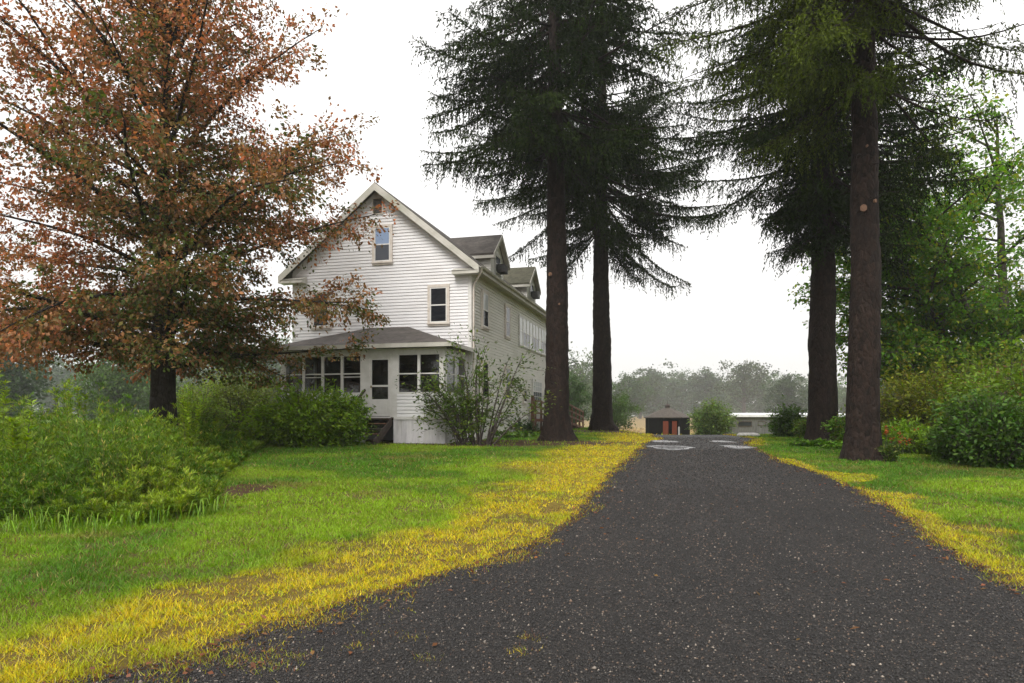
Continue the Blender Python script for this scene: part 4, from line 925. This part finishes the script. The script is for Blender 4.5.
def window(face, c, z0, z1, w, upper='glass_dark', lower='glass_dark', casing=.10, name='window', parent=None, p0=None, cas='casing', grid=None):
    """face 'f': plane y=p0 facing -y, 's': plane x=p0 facing +x"""
    parent = parent or house; off = .044 if p0 is None else 0; p0 = 0 if p0 is None else p0
    def bx(mb, a, b, d0, d1, za, zb_):
        e0 = d0 + off if d0 > .001 else d0; e1 = d1 + off
        if face == 'f': mb.box(c + a, c + b, p0 - e1, p0 - e0, za, zb_)
        else: mb.box(p0 + e0, p0 + e1, c + a, c + b, za, zb_)
    h = w / 2; mb = MB()
    bx(mb, -h - casing, -h, .0, .055, z0 - .0, z1); bx(mb, h, h + casing, .0, .055, z0, z1)
    bx(mb, -h - casing, h + casing, .0, .058, z1, z1 + casing); bx(mb, -h - casing - .02, h + casing + .02, .0, .085, z0 - .06, z0)
    bx(mb, -h - casing, h + casing, .0, .045, z0 - .06 - casing * .6, z0 - .062)
    win = mb.build(name, M[cas], parent)
    mb = MB(); s = .042; zm = (z0 + z1) / 2
    bx(mb, -h, -h + s, .02, .047, z0, z1); bx(mb, h - s, h, .02, .047, z0, z1); bx(mb, -h + s, h - s, .02, .047, z0, z0 + s * 1.3); bx(mb, -h + s, h - s, .02, .047, z1 - s, z1); bx(mb, -h + s, h - s, .02, .050, zm - s * .55, zm + s * .55)
    if grid:
        for i in range(1, grid[0]): u = -h + w * i / grid[0]; bx(mb, u - .012, u + .012, .022, .045, z0 + s, z1 - s)
        for j in range(1, grid[1]):
            u = z0 + (z1 - z0) * j / grid[1]
            if abs(u - zm) > .05: bx(mb, -h + s, h - s, .022, .044, u - .012, u + .012)
    mb.build('sash', M['trim'], win)
    for (a, b, mt_) in ((z0 + s, zm - s * .5, lower), (zm + s * .5, z1 - s, upper)):
        mb = MB(); bx(mb, -h + s * .8, h - s * .8, .036, .041, a, b); mb.build('pane', M[mt_], win)
    return win
window('f', -3.60, hz_(5.98), hz_(7.32), .66, 'glass_blue', 'glass_mid')
window('f', -1.27, hz_(3.52), hz_(4.87), .68)
window('f', -6.27, hz_(3.52), hz_(4.87), .68)
window('s', 1.68, hz_(3.52), hz_(4.87), .70, 'glass_white', 'glass_dark')
window('s', 5.15, hz_(3.52), hz_(4.87), .70, 'glass_mid', 'glass_dark')
window('s', 1.68, hz_(.7), hz_(2.1), .70); window('s', 5.15, hz_(.7), hz_(2.1), .70)
window('s', 8.5, hz_(.62), hz_(1.24), .6, casing=.06)
window('s', 11.3, hz_(.70), hz_(1.80), 2.1, 'glass_white', 'glass_mid', casing=.1, cas='trim', grid=(4, 4))
for k in range(11): window('s', 7.62 + k * .72, hz_(3.40), hz_(4.78), .62, 'glass_white', 'glass_mid' if k % 3 else 'glass_white', casing=.048, cas='trim')

# dormers
def dormer(yc, mossy):
    hw, ro = 1.05, 1.36; ridge, eave = hz_(8.12), hz_(7.0); s = (ridge - eave) / ro
    mb = MB()
    xf = -.50; roofz = lambda x: rz(x) + th + .02
    zf = roofz(xf) - .12
    P = [(xf, yc - hw, zf), (xf, yc + hw, zf), (xf, yc + hw, ridge - s * hw - .05), (xf, yc, ridge - .05), (xf, yc - hw, ridge - s * hw - .05)]
    mb.add(P, [(0, 1, 2, 3, 4)])
    body = None
    for sg in (-1, 1):
        y_ = yc + sg * hw; ztop = ridge - s * hw - .03
        z = zf
        while z < ztop:
            zt = min(z + .115, ztop); xb = min(xf, -(z - ZR0 - th) / SL + .1); xb = -(z - ZR0 - th) / SL
            if xb < xf:
                mb.add([(xf, y_ + sg * .026, z), (xb - .15, y_ + sg * .026, z), (xb - .15, y_ + sg * .004, zt), (xf, y_ + sg * .004, zt), (xf, y_, z), (xb - .15, y_, z)], [(0, 1, 2, 3), (4, 5, 1, 0)])
            z = zt
        mb.add([(xf, y_, zf - .1), (-2.4, y_, zf - .1), (-2.4, y_, ztop), (xf, y_, ztop)], [(0, 1, 2, 3)])
    dm = mb.build('dormer', M['siding_side'], house)
    mb = MB(); xo = -.28; t_ = .1
    for sg in (-1, 1):
        A = [(xo, yc, ridge), (xo, yc + sg * ro, eave), (-(eave - ZR0) / SL - .3, yc + sg * ro, eave), (-(ridge - ZR0) / SL - .3, yc, ridge)]
        mb.prism(A, (0, 0, t_))
    mb.build('dormer_roof', M['shingle_moss'] if mossy else M['shingle'], dm)
    mb = MB()
    for sg in (-1, 1):
        mb.prism([(xo + .003, yc, ridge - .13), (xo + .003, yc + sg * ro, eave - .13), (xo + .003, yc + sg * ro, eave + .085), (xo + .003, yc, ridge + .085)], (.03, 0, 0))
        mb.box(-1.6, xo - .002, *sorted((yc + sg * (ro - .03), yc + sg * (ro + .004))), eave - .13, eave - .002)
        mb.box(-1.6, xo - .002, *sorted((yc + sg * (hw + .03), yc + sg * (ro - .033))), eave - .1, eave - .07)
        mb.prism([(-.47, yc, ridge - .03), (-.47, yc + sg * (ro - .04), eave + .002), (xo - .004, yc + sg * (ro - .04), eave + .002), (xo - .004, yc, ridge - .03)], (0, 0, -.02))
    mb.build('dormer_trim', M['fascia'], dm)
    z0_ = zf + .22
    window('s', yc, z0_, z0_ + .78, .8, 'glass_mid', 'glass_dark', cas='trim', parent=dm, p0=xf, casing=.09)
    mb = MB(); mb.box(xf + .06, xf + .42, yc - .30, yc + .30, z0_ + .0, z0_ + .36)
    for i in range(8): mb.box(xf + .42, xf + .43, yc - .28, yc + .28, z0_ + .02 + i * .042, z0_ + .04 + i * .042)
    ac = mb.build('air_conditioner', M['metal_dark'], dm)
    return dm
dormer(5.42, False); dormer(12.35, True)

# ---- porch
px1, px0, py0 = -.15, -6.55, -2.4
vx = lambda v: px1 - v
fz = hz_(-.06)
mb = MB(); mb.box(px0, px1, py0 + .02, -.03, fz - .12, fz); mb.build('porch_floor', M['wood_dark'], house)
mb = MB(); mb.box(px0 + .05, px1 - .05, py0 + .08, -.05, hz_(2.33), hz_(2.36)); mb.build('porch_ceiling', M['interior'], house)
# framing: header, posts, sill boards
wt, wbm = hz_(2.10), hz_(.79); hd = hz_(2.34)
mb = MB()
mb.box(px0, px1, py0, py0 + .1, wt + .06, hd); mb.box(px0, px0 + .1, py0 + .1, -.03, wt + .06, hd); mb.box(px1 - .1, px1, py0 + .1, -.03, wt + .06, hd)
posts = [(0, .16), (1.77, 2.02 - .0), (2.86, 3.15), (6.25, 6.4)]
for a, b in posts: mb.box(vx(b), vx(a), py0 - .012, py0 + .1, fz - .02, wt + .06)
mb.box(px1 - .12, px1 + .012, py0 + .1, py0 + .16, fz, wt + .06); mb.box(px1 - .12, px1 + .012, -.14, -.03, fz, wt + .06)
mb.box(px0 - .012, px0 + .1, py0 + .1, py0 + .16, fz, wt + .06); mb.box(px0 - .012, px0 + .1, -.14, -.03, fz, wt + .06)
mb.box(vx(1.9), px1 + .02, py0 - .03, py0 - .0, hz_(-.16), hz_(-.06)); mb.box(px0 - .02, vx(2.02), py0 - .03, py0, hz_(-.16), hz_(-.06))
mb.build('porch_frame', M['trim'], house)
mb = MB()
clap(mb, 'x', py0 + .002, lambda z: vx(1.77), lambda z: vx(.16), hz_(-.06), wbm - .06, -1)
clap(mb, 'x', py0 + .002, lambda z: vx(6.25), lambda z: vx(3.15), hz_(-.06), wbm - .06, -1)
clap(mb, 'y', px1 + .002, lambda z: py0 + .16, lambda z: -.14, hz_(-.06), wbm - .06, 1)
clap(mb, 'y', px0 - .002, lambda z: py0 + .16, lambda z: -.14, hz_(-.06), wbm - .06, -1)
mb.box(vx(1.77), vx(.16), py0 + .01, py0 + .07, fz, wbm - .06); mb.box(vx(6.25), vx(3.15), py0 + .01, py0 + .07, fz, wbm - .06)
mb.box(px1 - .07, px1 - .01, py0 + .16, -.14, fz, wbm - .06); mb.box(px0 + .01, px0 + .07, py0 + .16, -.14, fz, wbm - .06)
mb.build('porch_wall', M['siding'], house)
def pwin(face, a, b, rail=.5, second=False, blind=None):
    mb = MB(); s = .05; z0_, z1_ = wbm - .06, wt + .06; zm = z0_ + (z1_ - z0_) * rail
    def bx(u0, u1, d0, d1, za, zb_):
        if face == 'f': mb.box(u0, u1, py0 + d0, py0 + d1, za, zb_)
        else: mb.box(face + (-d1 if face > -1 else d0), face + (-d0 if face > -1 else d1), u0, u1, za, zb_)
    bx(a, a + s, .0, .09, z0_, z1_); bx(b - s, b, .0, .09, z0_, z1_); bx(a + s, b - s, -.03, .09, z0_, z0_ + .07); bx(a + s, b - s, 0, .09, z1_ - .06, z1_); bx(a + s, b - s, .01, .07, zm - .022, zm + .022)
    if second: bx(a + s, b - s, .012, .068, zm - .13, zm - .10)
    wn = mb.build('porch_window', M['trim'], house)
    for za, zb_ in ((z0_ + .07, zm - .022), (zm + .022, z1_ - .06)):
        mb = MB(); bx(a + s, b - s, .038, .043, za, zb_); mb.build('pane', M['glass_clear'], wn)
    if blind:
        mb = MB(); bx(a + s, b - s, .12, .125, zm + .1, z1_ - .06); mb.build('blind', M[blind], wn)
pwin('f', vx(.97), vx(.16)); pwin('f', vx(1.77), vx(.97))
for i in range(4): pwin('f', vx(3.15 + (i + 1) * .775), vx(3.15 + i * .775), .52, i in (0, 2))
pwin(px1, py0 + .16, -1.27); pwin(px1, -1.27, -.14); pwin(px0, py0 + .16, -1.27); pwin(px0, -1.27, -.14)
# interior of porch: house wall is behind; add an inner door and furniture-dark wall panel
mb = MB(); mb.box(px0 + .1, px1 - .1, -.07, -.04, fz, hz_(2.33)); mb.build('porch_inner_wall', M['interior'], house)
mb = MB(); mb.box(vx(3.0), vx(2.1), -.10, -.072, fz, hz_(1.95)); mb.build('inner_door', M['wood_dark'], house)
mb = MB(); mb.box(vx(.75), vx(.45), -.10, -.072, fz, hz_(1.95)); mb.build('inner_curtain', M['curtain'], house)
# screen door
d0, d1 = vx(2.84), vx(2.02); mb = MB()
a, b, z0_, z1_ = d0 + .028, d1 - .028, fz + .02, hz_(2.03)
mb.box(a, a + .07, py0 - .02, py0 + .02, z0_, z1_); mb.box(b - .07, b, py0 - .02, py0 + .02, z0_, z1_); mb.box(a + .07, b - .07, py0 - .02, py0 + .02, z1_ - .08, z1_)
mb.box(a + .07, b - .07, py0 - .015, py0 + .015, z0_, z0_ + .60); mb.box(a + .07, b - .07, py0 - .02, py0 + .02, z0_ + 1.03, z0_ + 1.10)
mb.box(a + .13, b - .13, py0 - .022, py0 - .014, z0_ + .1, z0_ + .5)
door = mb.build('screen_door', M['trim'], house)
for za, zb_ in ((z0_ + .60, z0_ + 1.03), (z0_ + 1.10, z1_ - .08)):
    q = MB(); q.box(a + .07, b - .07, py0 - .003, py0 + .003, za, zb_); q.build('pane', M['glass_clear'], door)
q = MB(); q.box(a + .03, a + .08, py0 - .06, py0 - .021, z0_ + 1.0, z0_ + 1.08); q.build('handle', M['knob'], door)
q = MB(); q.box(d0 - .012, d0 + .028, py0 - .03, py0 + .09, fz - .02, wt + .06); q.box(d1 - .028, d1 + .012, py0 - .03, py0 + .09, fz - .02, wt + .06); q.box(d0 - .012, d1 + .012, py0 - .035, py0 + .09, hz_(2.035), wt + .062); q.build('door_frame', M['trim'], house)
# skirting: vertical boards
mb = MB(); x = vx(0) 
gz0 = -.25
u = vx(1.92)
while u < px1 - .01:
    mb.box(u, min(u + .142, px1), py0 - .004 + .006 * random.random(), py0 + .02, gz0, hz_(-.16)); u += .148
u = py0 + .03
while u < -.05: mb.box(px1 - .02, px1 + .003 + .004 * random.random(), u, u + .142, gz0, hz_(-.16)); u += .148
mb.build('skirting', M['skirt'], house); mb = MB(); u = px0
while u < vx(3.0): mb.box(u, u + .142, py0, py0 + .02, gz0, hz_(-.16)); u += .148
u = py0 + .03
while u < -.05: mb.box(px0 - .003, px0 + .02, u, u + .142, gz0, hz_(-.16)); u += .148
mb.build('skirting', M['skirt'], house)
# porch roof, hipped
e0, e1, ey, ez, rz_ = px0 - .38, px1 + .38, py0 - .38, hz_(2.46), hz_(3.42); dd_ = 2.78
A, B_ = (e0, ey, ez), (e1, ey, ez); Cc, D_ = (e1, -.03, ez), (e0, -.03, ez); E, F_ = (e1 - dd_, -.03, rz_), (e0 + dd_, -.03, rz_)
mb = MB(); mb.add([A, B_, Cc, D_, E, F_], [(0, 1, 4, 5), (1, 2, 4), (0, 5, 3), (0, 3, 2, 1), (3, 5, 4, 2)])
mb.build('porch_roof', M['shingle'], house)
mb = MB(); mb.box(e0 - .02, e1 + .02, ey - .025, ey, ez - .13, ez + .012); mb.box(e1, e1 + .02, ey, -.03, ez - .13, ez + .01); mb.box(e0 - .02, e0, ey, -.03, ez - .13, ez + .01)
mb.box(e0, e1, ey, -.03, ez - .05, ez - .004)
mb.build('porch_fascia', M['fascia'], house)
# steps
st_ = empty('tmp', (0, 0, 0), None, None); bpy.data.objects.remove(st_)
mb = MB(); sx0, sx1 = vx(3.0), vx(1.95)
for x_ in (sx0 + .02, sx1 - .02):
    P = [(x_, py0 - .04, fz - .02), (x_, py0 - .04, fz - .28), (x_, py0 - 1.38, gz0 + .1), (x_, py0 - 1.5, gz0 + .1), (x_, py0 - 1.5, .17)]
    mb.prism([(p[0] - .02, p[1], p[2]) for p in P], (.04, 0, 0))
steps = mb.build('steps', M['wood_dark'], house)
for i in range(5):
    z_ = fz - .02 - (i + .15) * (fz - .1) / 5.0; y_ = py0 - .12 - i * .28; mb = MB(); mb.box(sx0 + .045, sx1 - .045, y_ - .14, y_ + .13, z_ - .04, z_); mb.build('tread', M['wood_brown'] if i % 2 else M['wood_dark'], steps)
mb = MB(); mb.box(sx0 - .03, sx0 + .03, py0 - 1.45, py0 - 1.39, -.1, 1.1); mb.bar((sx0, py0 - 1.42, 1.06), (sx0, py0 - .03, fz + .95), .05, .08); mb.build('handrail', M['wood_dark'], steps)

# ---- ramp beside the house
ra = 1.15; rx0, rx1 = .35, 1.55; y0r, y1r = 9.6, 17.8
ramp = empty('access_ramp', (*hl(0, 0), BZ), 'brown timber ramp with railings along the far side of the house', 'ramp', rz=-HOUSE_YAW)
zt = lambda y: float(np.interp(y, [y0r, 10.8, y1r], [hz_(-.2), hz_(-.2), hz_(-.72)]))
mb = MB(); mb.prism([(rx0, y0r, zt(y0r)), (rx0, 10.8, zt(10.8)), (rx0, y1r, zt(y1r)), (rx0, y1r, zt(y1r) - .12), (rx0, 10.8, zt(10.8) - .14), (rx0, y0r, zt(y0r) - .14)], (rx1 - rx0, 0, 0)); mb.build('deck', M['wood_brown'], ramp)
for x_ in (rx0, rx1):
    for y_ in np.linspace(y0r, y1r, 7): 
        mb = MB(); mb.box(x_ - .045, x_ + .045, y_ - .045, y_ + .045, -.1, zt(y_) + .98); mb.build('post', M['wood_brown'], ramp)
    for h_ in (.92, .6, .3):
        mb = MB()
        for a_, b_ in ((y0r, 10.8), (10.8, y1r)): mb.bar((x_, a_, zt(a_) + h_), (x_, b_, zt(b_) + h_), .05, .09)
        mb.build('rail', M['wood_brown'], ramp)
mb = MB(); mb.box(rx0 - .2, rx0 - .05, y0r - .2, y0r - .05, -.1, hz_(1.0)); mb.build('end_post', M['wood_brown'], ramp)

# ------------------------------------------------------------------ shed beyond the crest
sy_ = 60.0; sx_ = X(667.5, sy_); sb = g(sx_, sy_); eave = Z(417.8, sy_) - sb; rad = 22 / F * sy_
shed = empty('octagonal_shed', (sx_, sy_, sb), 'small dark eight-sided shed with pointed brown roof and orange-red door leaves', 'shed')
mb = MB(); k = 8; P = [(rad * math.cos(PI / 8 + i * PI / 4), rad * math.sin(PI / 8 + i * PI / 4)) for i in range(k)]
# front facet faces -y : between angles -114.0 and -67.5 ; leave a doorway there
for i in range(k):
    a, b = P[i], P[(i + 1) % k]; mid = ((a[0] + b[0]) / 2, (a[1] + b[1]) / 2)
    if mid[1] < -rad * .8:
        for f0, f1, z0_, z1_ in ((0, .14, -.3, eave), (.86, 1, -.3, eave), (.14, .86, eave - .25, eave)):
            q0 = (a[0] + (b[0] - a[0]) * f0, a[1] + (b[1] - a[1]) * f0); q1 = (a[0] + (b[0] - a[0]) * f1, a[1] + (b[1] - a[1]) * f1)
            mb.prism([(q0[0], q0[1], z0_), (q1[0], q1[1], z0_), (q1[0], q1[1], z1_), (q0[0], q0[1], z1_)], (0, .1, 0))
    else: mb.prism([(a[0], a[1], -.3), (b[0], b[1], -.3), (b[0], b[1], eave), (a[0], a[1], eave)], (-mid[0] / rad * .1, -mid[1] / rad * .1, 0))
mb.build('wall', M['shed_wall'], shed)
mb = MB(); ro = rad * 1.09; Q = [(ro * math.cos(PI / 8 + i * PI / 4), ro * math.sin(PI / 8 + i * PI / 4), eave - .02) for i in range(k)]; Q2 = [(.32 * math.cos(PI / 8 + i * PI / 4), .32 * math.sin(PI / 8 + i * PI / 4), eave + .85) for i in range(k)]; Q3 = [(p[0], p[1], p[2] + .07) for p in Q]
mb.add(Q + Q2 + Q3, [(16 + i, 16 + (i + 1) % 8, 8 + (i + 1) % 8, 8 + i) for i in range(8)] + [(i, (i + 1) % 8, 16 + (i + 1) % 8, 16 + i) for i in range(8)] + [tuple(range(8))[::-1], tuple(range(8, 16))])
rf = mb.build('roof', M['shed_roof'], shed)
mb = MB(); mb.box(-.17, .17, -.17, .17, eave + .8, eave + 1.08); mb.add([(-.24, -.24, eave + 1.08), (.24, -.24, eave + 1.08), (.24, .24, eave + 1.08), (-.24, .24, eave + 1.08), (0, 0, eave + 1.25)], [(0, 1, 4), (1, 2, 4), (2, 3, 4), (3, 0, 4), (3, 2, 1, 0)]); mb.bar((0, 0, eave + 1.2), (0, 0, eave + 1.5), .03, .03); mb.build('cupola', M['wood_dark'], rf)
fy_ = P[5][1] if P[5][1] < -rad * .8 else P[6][1]
fy_ = min(p[1] for p in P)
for (a, b) in ((-.80, -.34), (-.02, .38)):
    mb = MB(); mb.box(a, b, fy_ - .09, fy_ - .03, -.2, eave - .28); mb.box(a + .04, b - .04, fy_ - .115, fy_ - .09, .2, .3); mb.box(a + .04, b - .04, fy_ - .115, fy_ - .09, eave - .65, eave - .55); mb.build('door', M['shed_door'], shed)

# ------------------------------------------------------------------ grey barn
by_ = 58.0; bx0, bx1 = X(732, by_), X(850, by_ + 2); bz = g((bx0 + bx1) / 2, by_); top = Z(417, by_) - bz; bl = bx1 - bx0
barn = empty('low_barn', (bx0, by_, bz), 'long low grey barn with pale flat roof beyond the right lawn', 'barn', rz=.02)
mb = MB(); mb.box(0, bl, 0, 5, -.4, top); mb.build('wall', M['barn_grey'], barn)
mb = MB(); mb.prism([(-.15, -.25, top + .004), (-.15, 5.2, top + .15), (-.15, 5.2, top + .36), (-.15, -.25, top + .22)], (bl + .3, 0, 0)); mb.build('roof', M['barn_roof'], barn)
for (a, b, z0_, z1_) in ((.55, 1.65, top - .75, top - .42), (2.25, 2.8, top - .7, top - .4), (4.6, 5.6, top - .75, top - .42), (7.2, 8.2, top - .75, top - .42)):
    mb = MB(); mb.box(a - .06, b + .06, -.05, -.002, z0_ - .06, z0_); mb.box(a - .06, b + .06, -.05, -.002, z1_, z1_ + .06); mb.box(a - .06, a, -.05, -.002, z0_, z1_); mb.box(b, b + .06, -.05, -.002, z0_, z1_); wn = mb.build('window', M['wood_dark'], barn)
    q = MB(); q.box(a, b, -.03, -.003, z0_, z1_); q.build('pane', M['glass_dark'], wn)
mb = MB(); mb.box(2.1, 2.95, -.035, -.002, -.2, top - .25); mb.build('door', M['barn_grey'], barn)
# pale stones at the end of the lawn, marker post
for (px, s_, lab) in ((743, .32, 'flat pale stone left in the pair at the end of the right lawn'), (751, .42, 'larger pale stone right in the pair at the end of the right lawn')):
    x, y = at(px, 31.5); mb = MB(); k = 9
    r3 = [s_ * (.8 + .35 * random.random()) for _ in range(k)]
    lo = [(r3[i] * math.cos(i * 2 * PI / k), r3[i] * .7 * math.sin(i * 2 * PI / k), -.05) for i in range(k)]; mid = [(p[0] * .97, p[1] * .97, .09) for p in lo]; hi = [(p[0] * .6, p[1] * .6, .15 + .03 * random.random()) for p in lo]
    mb.add(lo + mid + hi, [(i, (i + 1) % k, k + (i + 1) % k, k + i) for i in range(k)] + [(k + i, k + (i + 1) % k, 2 * k + (i + 1) % k, 2 * k + i) for i in range(k)] + [tuple(range(2 * k, 3 * k))])
    ob = mb.build('pale_stone', M['stone'], None); ob.location = (x, y, g(x, y)); tag(ob, lab, 'stone', 'pale stones at the lawn end')
x, y = at(679, 40); mb = MB(); mb.box(-.04, .04, -.04, .04, -.1, .50); mb.add([(-.04, -.04, .50), (.04, -.04, .50), (.04, .04, .50), (-.04, .04, .50), (0, 0, .56)], [(0, 1, 4), (1, 2, 4), (2, 3, 4), (3, 0, 4)])
ob = mb.build('marker_post', M['trim'], None); ob.location = (x, y, g(x, y)); tag(ob, 'short thin white post in front of the octagonal shed', 'post')

# fallen leaves
rng = rg(90); X_ = []; Y_ = []
x = rng.normal(tx0 + 2, 4.5, 900); y = rng.normal(17.5, 3.5, 900); k = (y > 9) & (x > -9); X_.append(x[k]); Y_.append(y[k])
y = 4 + 22 * rng.random(420) ** 1.5; x = xr(y) + rng.normal(-.05, .22, 420); X_.append(x); Y_.append(y)
y = 4 + 18 * rng.random(260) ** 1.5; x = xl(y) + rng.normal(.1, .3, 260); X_.append(x); Y_.append(y)
x, y = sample_region(rng, 4, 26, .7); d, _ = drive_dist(x, y); X_.append(x[d < 0]); Y_.append(y[d < 0])
X_, Y_ = np.concatenate(X_), np.concatenate(Y_); k = ~in_house(X_, Y_, .1); X_, Y_ = X_[k], Y_[k]; n = len(X_); d, _ = drive_dist(X_, Y_)
P = np.stack([X_, Y_, G(X_, Y_) + np.where(d > .1, .05, .026) + .01 * rng.random(n)], -1); a_ = rnd_dir(rng, n) * (1, 1, .15)
tag(leaves('fallen_leaves', P, a_, np.array((0, 0, 1.)) + rng.normal(0, .3, (n, 3)), .035 + .04 * rng.random(n), .03, ccol(rng, n, (.17, .075, .03), .6, .2), M['leaf']), 'dry reddish leaves lying on the lawn and the drive', 'fallen leaves', kind='stuff')
